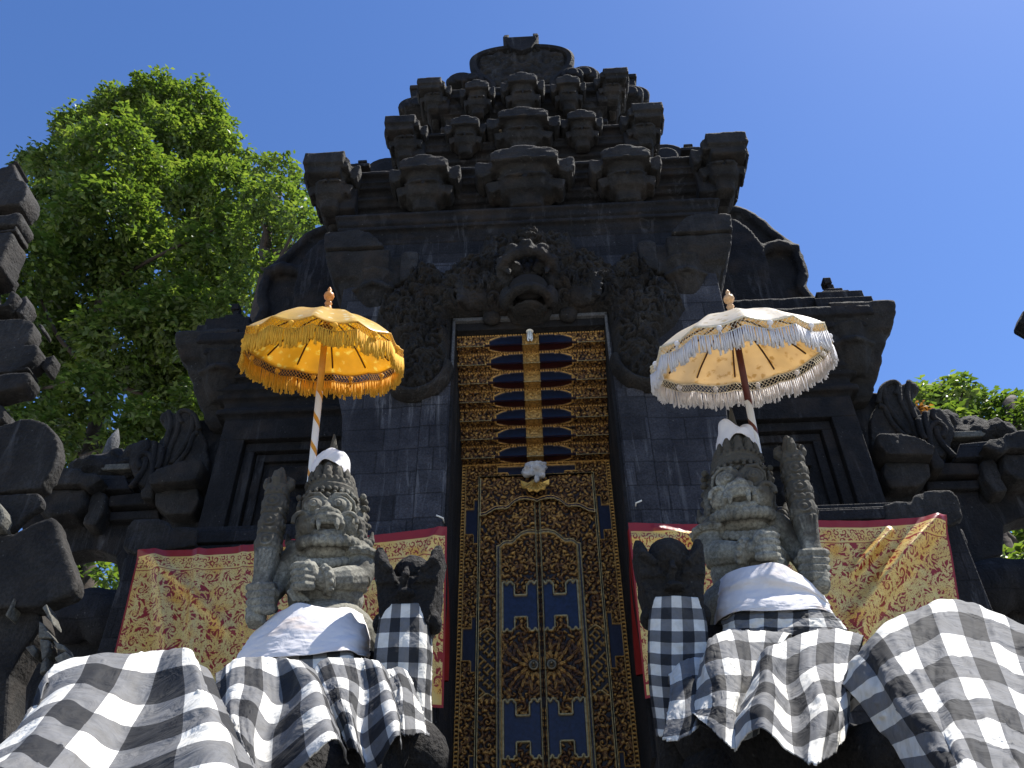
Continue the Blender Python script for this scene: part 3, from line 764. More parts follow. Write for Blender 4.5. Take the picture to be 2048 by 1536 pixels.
# inner panel
zi = zf(arch_in); di = DZ-zi
inner = (AX < .44) & (di < -.05)
nb = (3*0)
zz = DZ; xx = np.abs(AX-.228)
def blue(z0, z1):
    """blue field with stepped carved tongues above and below"""
    k = (AX > .02) & (AX < .437) & (zz > z0) & (zz < z1)
    tg = np.where(xx < .075, .2, np.where(xx < .1, .06, np.where(xx > .175, -.0, 0.03)))
    k = (AX > .02) & (AX < .437) & (zz > z0+tg-.04+.03*(xx > .15)) & (zz < z1-tg+.04-.03*(xx > .15))
    H[k] = .12; col[k] = BLUE; gl[k] = 0
    ed = ((k ^ np.roll(k, 2, 0)) | (k ^ np.roll(k, -2, 0)) | (k ^ np.roll(k, 2, 1)) | (k ^ np.roll(k, -2, 1))) & (AX < .45) & (AX > .02)
    H[ed] = .95; col[ed] = PALE*.75; gl[ed] = 1
blue(5.79, 6.38); blue(4.41, 5.0)
# round bosses behind the knobs
R_ = np.hypot(AX-.099, DZ-5.378)
HB = np.zeros_like(H)
for sb in (-1, 1):
    cxp, cyp = (sb*.099+.95)/CELL, (5.378-4.18)/CELL
    for rw, (r0, ln, nn_) in enumerate(((.06, .12, 13), (.14, .15, 15), (.24, .14, 17))):
        for k in range(nn_):
            an = 6.283*(k+.5*rw)/nn_+.1; leaf(HB, cxp+sb*r0/CELL*math.cos(an), cyp+r0/CELL*math.sin(an), ln/CELL, .026/CELL, an if sb > 0 else math.pi-an, .25*sb*(1 if math.sin(an) > 0 else -1), .95-.15*rw)
ray = (R_ > .05) & (R_ < .36) & (AX < .435) & (AX > .03) & (np.abs(DZ-5.378) < .30)
H[ray] = np.maximum(H*.45, HB)[ray]; c_, g_ = gold_cols(H, .16); col[ray] = c_[ray]; gl[ray] = g_[ray]
# frame lines of the inner panel: three mouldings following the arch
vert = (di < 0)
for o_, c in ((.0, PALE*.75), (.018, np.array((.05, .06, .09))), (.034, PALE*.6), (.052, GOLD*.7)):
    d1 = np.where(AX < .512-o_, np.abs(di+o_), 9); d2 = np.where(di < -o_, np.abs(AX-(.506-o_)), 9)
    line(H, col, gl, np.minimum(d1, d2), .0085, c, .95 if o_ != .018 else .5)
line(H, col, gl, np.abs(AX-.03), .012, PALE*.6, 1.0); line(H, col, gl, np.abs(AX-.713), .007)
for s in (-1, 1):
    mk = (AX < .72) & (DX*s > .006) & (DZ < zf(arch_out)+.06)
    lf = door_piece('door_leaf', mk, H, col, gl, 9.29, .045)
    b = MB()
    b.lathe([(.062, .0), (.066, .012), (.05, .02), (.036, .02), (.03, .014), (.018, .014), (.016, .05), (.022, .055), (.02, .07), (.006, .075)], (s*.099, 9.255, 5.378), (0, -1, 0), 18)
    o = b.build('knob', plain('aged_brass_knob', (.16, .13, .085), .4, .8, noise=.3) if s < 0 else bpy.data.materials['aged_brass_knob'], lf, True)
b = MB(); b.box(-.94, .94, 9.3, 9.34, 4.1, 8.04); gpart(b.build('door_backing', plain('dark_wood', (.02, .014, .012), .8)))
# stepped ceiling ---------------------------------------------
NS = 7; Y0, Z0, Y1, Z1 = 8.135, 9.31, 9.22, 8.05
dz = (Z0-Z1)/NS; dy = (Y1-Y0)/NS
nx = 376; nr = 36
sxv = np.linspace(-.945, .945, nx); tv = np.linspace(0, 1, nr)
SX, TV = np.meshgrid(sxv, tv); SA = np.abs(SX)
for i in range(NS):
    FOL = foliage(nx, nr*2, 24, 40+i, True, .9)
    for part in (0, 1):
        H = FOL[part*nr:(part+1)*nr].copy(); col, gl = gold_cols(H, .14)
        t = TV if part == 0 else 1-TV              # 0 at the thin strip between steps
        edge = np.where(t < .2, .32, np.where(t < .5, .36+.17*np.clip((t-.2)/.3, 0, 1)**.6, np.where(t < .78, .54, .60)))-.012*i
        fld = (SA < edge) & (SA > .108)
        H[fld] = .1; col[fld] = BLUE*.45 if part == 0 else RED*.8; gl[fld] = 0
        d = np.minimum(np.abs(SA-edge), 9); line(H, col, gl, d, .011, GOLD*1.05)
        cc = SA < .105; cpat = .55+.45*FOL[part*nr:(part+1)*nr]
        H[cc] = cpat[cc]; col[cc] = (GOLD*.5)[None]+(GOLD*.5)[None]*((cpat[cc]-.55)/.45)[:, None]; gl[cc] = 1
        for q in (.09, .104): line(H, col, gl, np.abs(SA-q), .004, GOLD*.7)
        strip = t < .17; bd = (np.abs(np.sin(SX*95)) > .35)
        H[strip] = np.where(bd, .9, .4)[strip]; col[strip] = GOLD*.8; gl[strip] = 1; k = strip & ~bd; col[k] = REC*2
        line(H, col, gl, (1-t)*.18+(SA < edge-.01)*(SA > .11)*9, .012, PALE)
        amp = .03
        H[TV > .97 if part == 0 else TV < .03] = 1
        if part == 0: P = np.stack([SX, np.full_like(SX, Y0+i*dy)-amp*H, Z0-i*dz-TV*(dz+amp)], -1)
        else: P = np.stack([SX, Y0+i*dy-amp+TV*(dy+amp), np.full_like(SX, Z0-(i+1)*dz)-amp*H], -1)
        gpart(link('ceiling_riser' if part == 0 else 'ceiling_step', grid_mesh('ceiling_panel', P, M['gilt'], True, None, {'col': col, 'gild': gl})))
b = MB(); b.prismx([(Y0+.05, 9.36), (Y1+.3, 9.36), (Y1+.3, 8.0), (Y1+.06, 8.0)], -.96, .96); gpart(b.build('ceiling_core', bpy.data.materials['dark_wood']))
# gilded fan ornament under the ceiling
b = MB(); c = at(1070, 966, 9.1); n = 9
top = []; 
for i in range(n+1):
    a = rad(200+140*i/n); rr = .175*(1.0 if i % 2 else .86)
    if i in (0, n): rr = .17
    top.append((c[0]+rr*1.1*math.cos(a), c[2]+.02+rr*.95*math.sin(a)))
poly = [(c[0]-.18, c[2]+.03), (c[0]-.09, c[2]-.0), (c[0], c[2]+.03), (c[0]+.09, c[2]-.0), (c[0]+.18, c[2]+.03)]
vs = [(x, 9.06, z) for x, z in top]; m0 = (c[0], 9.0, c[2]-.01)
ring = top+poly[::-1]
b.loft([[(x, 9.10, z) for x, z in ring], [(x, 9.07+.02*(i % 2), z) for i, (x, z) in enumerate(ring)]])
for i in range(1, n): b.tube([(c[0], 9.05, c[2]+.02), (top[i][0], 9.07, top[i][1])], [.008, .004], 5)
gpart(b.build('fan_ornament', plain('gold_leaf', (.6, .38, .1), .4, .5, noise=.3)))
# crumpled pale cloth tied in front of the top of the door
b = MB(); rr = random.Random(3)
for i in range(9): b.ell((c[0]+rr.uniform(-.1, .1), 9.02+rr.uniform(-.03, .03), c[2]+.12+rr.uniform(-.06, .07)), (rr.uniform(.04, .09), .045, rr.uniform(.03, .07)))
b.ell((c[0]+.01, 9.0, c[2]+.22), (.15, .05, .03)); b.ell((c[0]+.02, 9.0, c[2]+.0), (.035, .04, .05))
o = join_voxel(b, 'cloth_bundle', plain('grey_gauze', (.42, .42, .43), .9, noise=.35, scale=9), .012, None, 1, .02, .045)
tag(o, 'crumpled grey cloth bundle tied above the gilded double door', 'cloth bundle')
# lamp
bc = at(1059, 655, 8.07)
t = thing('light_bulb', 'unlit compact fluorescent bulb hanging from the doorway lintel', 'light bulb', tuple(bc))
W = plain('white_bulb_plastic', (.75, .74, .68), .35, noise=.04, bump=0); G = plain('frosted_tube_glass', (.72, .78, .84), .15, noise=.03, bump=0, spec=.6)
b = MB(); b.lathe([(.022, 0), (.028, -.01), (.046, -.035), (.048, -.075), (.04, -.085)], (0, 0, 0), n=16); b.build('bulb_base', W, t, True)
b = MB(); b.lathe([(.03, .09), (.034, .08), (.034, .0), (.026, -.005)], n=14); b.build('lamp_holder', M['stone'], t, True)
b = MB()
for k in range(3):
    a = k*2.094+.5; p, q = (.026*math.cos(a-.4), .026*math.sin(a-.4)), (.026*math.cos(a+.5), .026*math.sin(a+.5))
    b.tube([(p[0], p[1], -.08), (p[0], p[1], -.205), ((p[0]+q[0])/2, (p[1]+q[1])/2, -.22), (q[0], q[1], -.205), (q[0], q[1], -.08)], .0105, 8)
b.build('bulb_tube', G, t, True)
# small white pegs driven into the piers
for (px, py, dx, lab) in ((886, 1036, -.07, 'small white peg sticking out of the pier left of the door'), (1272, 1006, .06, 'small white peg sticking out of the pier right of the door')):
    p = at(px, py, 7.9); b = MB(); b.tube([(0, .1, 0), (0, 0, 0), (dx, -.03, .01 if dx > 0 else .018)], [.008, .009, .009], 7)
    o = b.build('wall_peg', W, None, True); o.location = tuple(p); tag(o, lab, 'peg', 'white pegs on the door piers')

# ---------------------------------------------------------------- red and gold cloths hung along the base
def songket():
    m, N, b = mat('red_gold_brocade')
    a = nd(N, 'ShaderNodeAttribute', attribute_name='col'); g = nd(N, 'ShaderNodeAttribute', attribute_name='gild')
    geo = nd(N, 'ShaderNodeNewGeometry')
    n = nd(N, 'ShaderNodeTexNoise', i_Scale=3.0, i_Detail=4.0); L(N, geo, 'Position', n, 'Vector')
    r = ramp(N, n, 0, [(.35, (.62, .41, .10)), (.55, (.60, .47, .17)), (.72, (.62, .34, .05))])
    c = mixc(N, (g, 'Fac'), (a, 'Color'), (r, 0)); L(N, c, 2, b, 'Base Color')
    mu = nd(N, 'ShaderNodeMath', operation='MULTIPLY'); L(N, g, 'Fac', mu, 0); mu.inputs[1].default_value = .2; L(N, mu, 0, b, 'Metallic')
    b.inputs['Roughness'].default_value = .38
    wv = nd(N, 'ShaderNodeTexNoise', i_Scale=260.0, i_Detail=1.0); L(N, geo, 'Position', wv, 'Vector')
    bp = nd(N, 'ShaderNodeBump', i_Strength=.15, i_Distance=.004); L(N, wv, 0, bp, 'Height'); L(N, bp, 0, b, 'Normal')
    return m
M['songket'] = songket()
CRED = np.array((.25, .010, .006))
def brocade_pattern(nx, ny, sc, seed):
    """rosettes, S-shaped stems and curling leaves"""
    rn = random.Random(seed); H = np.zeros((ny, nx)); j = 0; y = 0
    while y < ny+sc:
        x = (sc*.6 if j % 2 else 0)
        while x < nx+sc:
            cx, cy = x+rn.uniform(-.12, .12)*sc, y+rn.uniform(-.12, .12)*sc; sg = rn.choice((-1, 1)); a = rn.uniform(0, 6.28)
            if rn.random() < .5:
                for k in range(8): leaf(H, cx, cy, sc*.24, sc*.085, a+k*.785, .1, .75)
            else: spiral(H, cx, cy, sc*.24, 1.5, rn.random(), sg, .7)
            for k in range(9):
                an = a+k*.698; rr = sc*rn.uniform(.25, .5)
                leaf(H, cx+rr*math.cos(an), cy+rr*math.sin(an), sc*rn.uniform(.34, .55), sc*rn.uniform(.06, .11), an+sg*rn.uniform(.9, 1.6), sg*rn.uniform(.3, .8), rn.uniform(.6, 1))
                leaf(H, cx+rr*.5*math.cos(an+.3), cy+rr*.5*math.sin(an+.3), sc*rn.uniform(.4, .6), sc*.035, an+sg*.7, sg*rn.uniform(.4, .9), .8)
            x += sc*1.2
        y += sc*.62; j += 1
    return H
def hung(name, label, c_tl, c_tr, c_bl, c_br, seed, fold, jamb, sag=.03):
    nx, nz = 760, 300
    U, V = np.meshgrid(np.linspace(0, 1, nx), np.linspace(0, 1, nz))     # V 0 at top
    TL, TR, BL, BR = map(np.array, (c_tl, c_tr, c_bl, c_br))
    P = ((TL[None, None]*(1-U[..., None])+TR*U[..., None])*(1-V[..., None])+(BL*(1-U[..., None])+BR*U[..., None])*V[..., None])
    P[..., 2] -= sag*np.sin(U*math.pi*2.0)**2*(1-V*.5)
    P[..., 1] += fold(U, V, P)
    H = brocade_pattern(nx, nz, 52, seed); FB = foliage(nx, nz, 20, seed+1)
    g = np.clip((H-.09)/.04, 0, 1)*(np.abs(((H*2.6) % 1)-.5) > .06)
    g = np.maximum(g, 0)
    band = (V > .055) & (V < .17); gb = ((FB > .35) | (V > .155) | (V < .065)).astype(float); g = np.where(band, gb, g); g = np.where((V > .168) & (V < .175), 0, g)
    bb = (V > .93); g = np.where(bb, (V < .985)*1.0, g)
    g = np.where(V < .055, 0, g); g = np.where((U < .006) | (U > .994), 0, g)
    col = np.broadcast_to(CRED, (nz, nx, 3)).copy(); col[g < .5] *= .9
    o = link(name, grid_mesh(name, P, M['songket'], True, None, {'col': col, 'gild': g}))
    tag(o, label, 'brocade cloth', 'brocade cloths hung beside the door')
    if jamb:
        s = jamb; ny, nz2 = 24, 60
        A, B = np.meshgrid(np.linspace(0, 1, ny), np.linspace(0, 1, nz2))
        x = s*(.962-.02*np.sin(A*7+B*3)-.05*B*np.sin(A*3.1)); y = 7.9+(.16+.5*np.sin(B*2.4)*.8)*A; z = 6.27-.02*A-1.55*B*(1-.1*A)-.2*A*(1-B)
        e = link('red_edge', grid_mesh('red_edge', np.stack([x, y, z], -1), M['redcloth'], True), o)
    return o
M['redcloth'] = plain('plain_red_cotton', (.22, .012, .008), .75, noise=.2, scale=5, spec=.2)
YC = 7.83
def foldL(U, V, P):
    d = -.012*np.sin(U*31+V*2)*V-.05*fbm2(U*6+V*1.2, V*1.6, 2)-.02*fbm2(U*19, V*3, 7)
    for (u0, v0, u1, v1, wd, am) in ((.06, .02, .16, .8, .03, .06), (.03, .03, .30, .55, .03, .05), (.20, .05, .23, .9, .025, .045), (.34, .03, .40, .7, .02, .03), (.97, .02, .84, .5, .02, .04), (.93, .3, .80, .95, .025, .04)):
        ax, az = (u1-u0)*2.6, (v1-v0); l2 = ax*ax+az*az
        t = np.clip(((U-u0)*2.6*ax+(V-v0)*az)/l2, -.15, 1.15); q = np.hypot((U-u0)*2.6-t*ax, V-v0-t*az)
        d = d-am*np.exp(-(q/(wd*1.5))**2)*np.clip(1.15-np.abs(t-.5)*.9, 0, 1)
    return d
def foldR(U, V, P):
    d = -.05*fbm2(U*6+V, V*1.6, 9)-.02*fbm2(U*19, V*3, 7)
    for (u0, v0, u1, v1, wd, am) in ((.93, .1, .70, .62, .045, .10), (.80, .14, .70, .36, .03, .075), (.98, .05, .60, .98, .05, .055), (.12, .05, .36, .16, .02, .04), (.24, .62, .33, .6, .03, .05), (.33, .12, .04, .1, .02, .03)):
        ax, az = (u1-u0)*2.6, (v1-v0); l2 = ax*ax+az*az
        t = np.clip(((U-u0)*2.6*ax+(V-v0)*az)/l2, -.15, 1.15); q = np.hypot((U-u0)*2.6-t*ax, V-v0-t*az)
        d = d-am*1.25*np.exp(-(q/(wd*1.25))**2)*np.clip(1.15-np.abs(t-.5)*.9, 0, 1)
    return d
hung('brocade_cloth', 'red and gold brocade cloth hanging behind the left statue', at(280, 1106, YC), at(895, 1058, YC), at(222, 1352, YC), at(888, 1420, YC), 61, foldL, -1)
hung('brocade_cloth', 'red and gold brocade cloth with bright diagonal folds behind the right statue', at(1256, 1050, YC), at(1889, 1036, YC), at(1290, 1400, YC), at(1930, 1290, YC), 67, foldR, 1)
# ---------------------------------------------------------------- seated stone guardians with clubs
OL, OR = at(652, 1213, 5.4), at(1499, 1158, 5.4)
LEAN = .095          # the carved figures lean outwards a little
def Sraw(X, Y, p): return at(440+X*.3125, 860+Y*.3125, 5.4-p)-OL
def S(X, Y, p):
    q = Sraw(X, Y, p); q[0] += LEAN*q[2]; return q
def build_guardian(label, origin, flip, rz):
    t = thing('guardian_statue', label, 'statue', tuple(origin), 'guardian statues beside the door', rz)
    b = MB(); T = b.tube; E_ = b.ell
    # trunk, shoulders, hips and folded legs
    E_((0, .06, .28), (.25, .18, .26), 20, 12); E_((0, -.02, .05), (.26, .23, .2), 20, 12); E_((0, .02, -.22), (.36, .33, .25), 20, 12)
    E_((-.20, .05, .41), (.12, .12, .11)); E_((.20, .05, .41), (.12, .12, .11))
    # head and jaws
    E_((.015, .03, .655), (.19, .20, .29), 20, 14); E_(S(675, 665, .08), (.20, .16, .10), 20, 10)
    for s in (-1, 1):
        c = S(680+s*78, 486, .20)
        E_(c, (.056, .05, .056), 18, 12)
        rg = [c+np.array([.07*math.cos(a), .0, .068*math.sin(a)]) for a in np.linspace(0, 6.283, 15)]; T(rg, .014, 7, False)
        T([c+np.array([.027*math.cos(a), -.044, .027*math.sin(a)-.004]) for a in np.linspace(0, 6.283, 13)], .007, 6, False); E_(c+np.array([0, -.05, -.004]), (.014, .012, .014))
        T([c+np.array([s*x, y, z]) for x, y, z in ((-.075, -.0, .05), (-.03, .0, .098), (.04, .015, .105), (.092, .05, .06), (.10, .07, -.01))], [.012, .017, .018, .016, .01], 7)
        for k in range(6):      # brow curls
            a = .35+k*.42; E_(c+np.array([s*-.115*math.cos(a), .02+.012*k*.5, .115*math.sin(a)+.035]), (.016, .016, .016), 8, 6)
        ch = S(680+s*122, 605, .15); E_(ch, (.085, .075, .095))
        sp = [ch+np.array([s*(.01+(.085-.010*k)*math.cos(.55*k-.4)), -.07, (.09-.011*k)*math.sin(.55*k-.4)]) for k in range(9)]; T(sp, [.018]*9, 6)
        E_(S(680+s*48, 535, .235), (.043, .045, .034)); 
        # lower tusks rise, upper fangs hang
        T([S(680+s*95, 660, .20), S(680+s*92, 600, .255), S(680+s*84, 545, .25)], [.026, .022, .008], 7)
        T([S(680+s*55, 575, .27), S(680+s*58, 610, .285), S(680+s*60, 640, .275)], [.02, .018, .008], 7)
        # ears with horns, hanging hair
        E_((.015+s*.20, .03, .62), (.045, .06, .09)); T([S(680+s*165, 540, .08), S(680+s*178, 500, .11), S(680+s*168, 455, .10)], [.022, .02, .006], 7)
        T([(.015+s*.20, .0, .69), (.015+s*.23, -.02, .61), (.015+s*.22, -.02, .51), (s*.2, -.0, .47)], [.022, .026, .024, .013], 7)
        rr = random.Random(5)
        for k in range(46): E_((.015+s*(.185+rr.uniform(0, .06)), .09+rr.uniform(-.12, .1), .46+rr.uniform(0, .42)), (.027, .027, .027), 7, 5)
        E_((.015+s*.19, .1, .64), (.06, .12, .24)); E_((.015+s*.22, .09, .86), (.035, .05, .08))
        # necklace drops, shoulder plates
        for k in range(6): E_((s*(.025+.036*k), -.165+.013*k*k*.35, .24+.006*k*k*.6), (.036, .022, .038), 10, 7)
        E_((s*.26, .04, .49), (.055, .06, .04)); T([(s*.25, .06, .47), (s*.30, .05, .53), (s*.31, .05, .60)], [.045, .03, .008], 7)
    E_(S(680, 530, .25), (.066, .07, .045)); T([S(682, 450, .17), S(682, 490, .215), S(680, 520, .26)], [.022, .026, .04], 8)
    T([S(540, 600, .13), S(590, 572, .22), S(640, 556, .27), S(680, 553, .29), S(720, 556, .27), S(770, 572, .22), S(820, 600, .13)], [.025, .03, .033, .035, .033, .03, .025], 8)
    T([S(625, 588, .26), S(680, 582, .285), S(735, 588, .26)], .022, 8)                    # upper teeth
    T([S(545, 628, .15), S(610, 662, .22), S(680, 672, .25), S(750, 662, .22), S(815, 628, .15)], [.024, .03, .033, .03, .024], 8)
    T([S(630, 645, .235), S(680, 652, .25), S(730, 645, .235)], .018, 8)
    E_(S(680, 625, .19), (.07, .06, .03))                                                      # tongue
    n = 11
    for k in range(n):      # curly beard under the lip
        a = -1.25+2.5*k/(n-1); E_((.015+.205*math.sin(a), -.02-.215*math.cos(a), .375+.06*math.sin(a)**2), (.038, .045, .046), 10, 8)
    E_((.015, -.06, .42), (.185, .15, .08), 18, 10); E_((.01, -.02, .36), (.17, .16, .08), 18, 10)
    # crown
    b.lathe([(.16, .84), (.192, .87), (.197, .91), (.182, .925), (.186, .95), (.172, .98), (.145, 1.0), (.125, 1.07), (.105, 1.16), (.085, 1.24), (.05, 1.27), (.035, 1.33), (.02, 1.42), (.008, 1.49)], (.01, .04, 0), n=28)
    for k in range(26):
        a = 6.283*k/26; E_((.196*math.cos(a), .04+.196*math.sin(a), .855), (.018, .018, .02), 8, 6)
        E_((.184*math.cos(a), .04+.184*math.sin(a), .965), (.016, .016, .022), 7, 5)
    for q, (rq, zq, hq, nq) in enumerate(((.148, 1.02, .075, 12), (.122, 1.085, .055, 10))):
        for k in range(nq):
            a = 6.283*(k+.5*q)/nq; b.lathe([(.036, -.5*hq), (.038, 0), (.024, .6*hq), (.004, hq)], (rq*math.cos(a), .04+rq*math.sin(a), zq), (.05*math.cos(a), .05*math.sin(a), 1), 7)
    # far arm holding the club upright
    T([(-.20, .04, .42), (-.31, .03, .29), (-.38, -.01, .12), (-.38, -.13, .02)], [.11, .10, .09, .075], 10)
    T([(-.38, -.01, .12), (-.39, -.13, -.03), S(268, 1095, .18)], [.08, .075, .06], 10)
    E_(S(300, 1085, .16), (.075, .07, .10))
    for k, yy in enumerate((1012, 1060, 1108, 1155)):
        T([S(345, yy-4, .12), S(318, yy-2, .23), S(255, yy, .275), S(200, yy+4, .23), S(185, yy+6, .14)], [.03, .036, .037, .034, .026], 8)
    T([S(345, 1090, .15), S(352, 1050, .2), S(330, 1020, .235)], [.034, .032, .02], 8)
    # near arm bent across the chest, fist closed with the thumb up
    el = S(875, 950, .08); wr = S(640, 965, .27)
    T([(.20, .04, .42), S(905, 840, .03), S(900, 900, .05), el], [.11, .105, .10, .095], 12)
    T([el, S(790, 955, .19), wr, S(590, 945, .29)], [.098, .09, .068, .062], 12)
    E_(S(560, 930, .28), (.07, .06, .115)); 
    for k, yy in enumerate((872, 915, 958, 1000)):
        T([S(590, yy, .335), S(535, yy-2, .365), S(482, yy+2, .345), S(462, yy+6, .27)], [.026, .033, .032, .024], 8)
    T([S(585, 930, .33), S(572, 880, .35), S(548, 838, .35)], [.034, .032, .02], 8)
    for (c0, c1, r0) in ((S(690, 962, .25), S(650, 965, .268), .08), (S(905, 800, .03), S(905, 830, .03), .112)):
        for j in range(3):
            c = c0+(c1-c0)*j/2; d = (c1-c0)/np.linalg.norm(c1-c0); a = np.cross(d, [0, 0, 1.] if abs(d[2]) < .9 else [1., 0, 0]); a /= np.linalg.norm(a); a2 = np.cross(d, a)
            T([c+r0*(math.cos(q)*a+math.sin(q)*a2) for q in np.linspace(0, 6.283, 17)], .016+.006*(j % 2), 6, False)
        for q in range(12):
            c = (c0+c1)/2; an = 6.283*q/12; E_(c+(r0+.012)*(math.cos(an)*a+math.sin(an)*a2), (.022, .022, .022), 7, 5)
    # belt and sash folds
    T([(.255*math.cos(q), .02-.25*math.sin(q) if math.sin(q) > 0 else .02, .12+.01*math.cos(3*q)) for q in np.linspace(-.3, 3.44, 20)], .028, 7)
    for k in range(4): T([S(560-20*k, 1000, .27), S(500-22*k, 1040, .29), S(560-30*k, 1100, .30)], [.02, .018, .012], 6)
    b.v = [(x-LEAN*z, y, z) for x, y, z in b.v]
    if flip: b.mirror()
    o = join_voxel(b, 'carved_body', M['statuemix'], .0047, t, 1, .002, .05, 2 if flip else 9)
    # club
    c = MB(); p0, p1 = S(218, 1255, .22), S(402, 250, 0); ax = p1-p0; Ln = np.linalg.norm(ax); ax /= Ln
    u = np.cross(ax, [0, 1., 0]); u /= np.linalg.norm(u); v = np.cross(u, ax)
    if v[1] > 0: v = -v
    def sec(h, r, q=.55, n=16):
        return [p0+ax*h*Ln+r*(math.copysign(abs(math.cos(a))**q, math.cos(a))*u+math.copysign(abs(math.sin(a))**q, math.sin(a))*v) for a in np.linspace(0, 6.2832, n+1)[:-1]]
    prof = [(0, .05), (.02, .065), (.05, .062), (.12, .06), (.26, .06), (.38, .078), (.405, .085), (.41, .075)]
    for hb in (.415, .545, .675): prof += [(hb, .074), (hb+.015, .083), (hb+.04, .086), (hb+.075, .085), (hb+.09, .076), (hb+.095, .088), (hb+.122, .088), (hb+.127, .074)]
    prof += [(.805, .08), (.84, .078), (.845, .06), (.9, .05), (.97, .03), (1.0, .008)]
    c.loft([sec(h, r) for h, r in prof])
    for hb in (.455, .585, .715):       # round bosses on each block
        for d_, e_ in ((v, u), (u, v), (-u, v)):
            ctr = p0+ax*hb*Ln+d_*.083
            c.tube([ctr+.045*(math.cos(q)*e_+math.sin(q)*ax) for q in np.linspace(0, 6.283, 15)], .010, 6, False); c.ell(ctr, (.022, .022, .022), 9, 6)
        for q in range(3): c.ell(p0+ax*(hb+.068)*Ln+v*.087+u*(q-1)*.045, (.016, .014, .016), 7, 5)
    for q in range(4):      # flame leaves at the top
        a = q*math.pi/2; d_ = math.cos(a)*u+math.sin(a)*v; bs = p0+ax*.83*Ln
        c.tube([bs+d_*.05, bs+d_*.085+ax*.05, bs+d_*.085+ax*.10, bs+d_*.055+ax*.14], [.035, .04, .03, .008], 8)
    c.tube([p0+ax*.86*Ln, p0+ax*.93*Ln, p0+ax*1.0*Ln], [.05, .045, .012], 9)
    for q in range(-2, 3): c.tube([p0+ax*.29*Ln+v*.062+u*q*.018, p0+ax*.395*Ln+v*.084+u*q*.028], [.006, .009], 5)
    c.v = [(x-LEAN*z, y, z) for x, y, z in c.v]
    if flip: c.mirror()
    join_voxel(c, 'club', M['statuemix'], .0048, t, 1, .002, .04, 5)
    return t
# pale carved stone, darker mossy weathering in large blotches
def statue_mix():
    m = stone('weathered_guardian_stone', dark=(.135, .132, .108), light=(.33, .322, .27), streak=.15, warm=.3, bump=.4, pits=.2)
    N = m.node_tree; b = N.nodes['Principled BSDF']; src = b.inputs['Base Color'].links[0].from_socket
    g = nd(N, 'ShaderNodeNewGeometry'); n = nd(N, 'ShaderNodeTexNoise', i_Scale=2.6, i_Detail=5.0, i_Roughness=.65); L(N, g, 'Position', n, 'Vector')
    tc = nd(N, 'ShaderNodeTexCoord'); sx = nd(N, 'ShaderNodeSeparateXYZ'); L(N, tc, 'Object', sx, 0)
    # moss grows on the crown, the hair and the shoulders: more of it away from the face
    ab = nd(N, 'ShaderNodeMath', operation='ABSOLUTE'); L(N, sx, 0, ab, 0)
    m1 = nd(N, 'ShaderNodeMath', operation='MULTIPLY'); L(N, ab, 0, m1, 0); m1.inputs[1].default_value = .55
    m2 = nd(N, 'ShaderNodeMath', operation='MULTIPLY_ADD'); L(N, sx, 2, m2, 0); m2.inputs[1].default_value = .35; L(N, m1, 0, m2, 2)
    a = nd(N, 'ShaderNodeMath', operation='ADD'); L(N, n, 0, a, 0); L(N, m2, 0, a, 1)
    r = ramp(N, a, 0, [(.70, (0, 0, 0)), (.86, (.88, .88, .88))])
    mx = nd(N, 'ShaderNodeMix', data_type='RGBA'); L(N, r, 0, mx, 0); N.links.new(src, mx.inputs[6]); mx.inputs[7].default_value = (.05, .045, .036, 1)
    L(N, mx, 2, b, 'Base Color'); return m
M['statuemix'] = statue_mix()
build_guardian('grey stone guardian statue under the yellow umbrella, left fist on its chest', OL, False, rad(2))
build_guardian('darker stone guardian statue under the white umbrella, club on its right', OR, True, rad(-5))

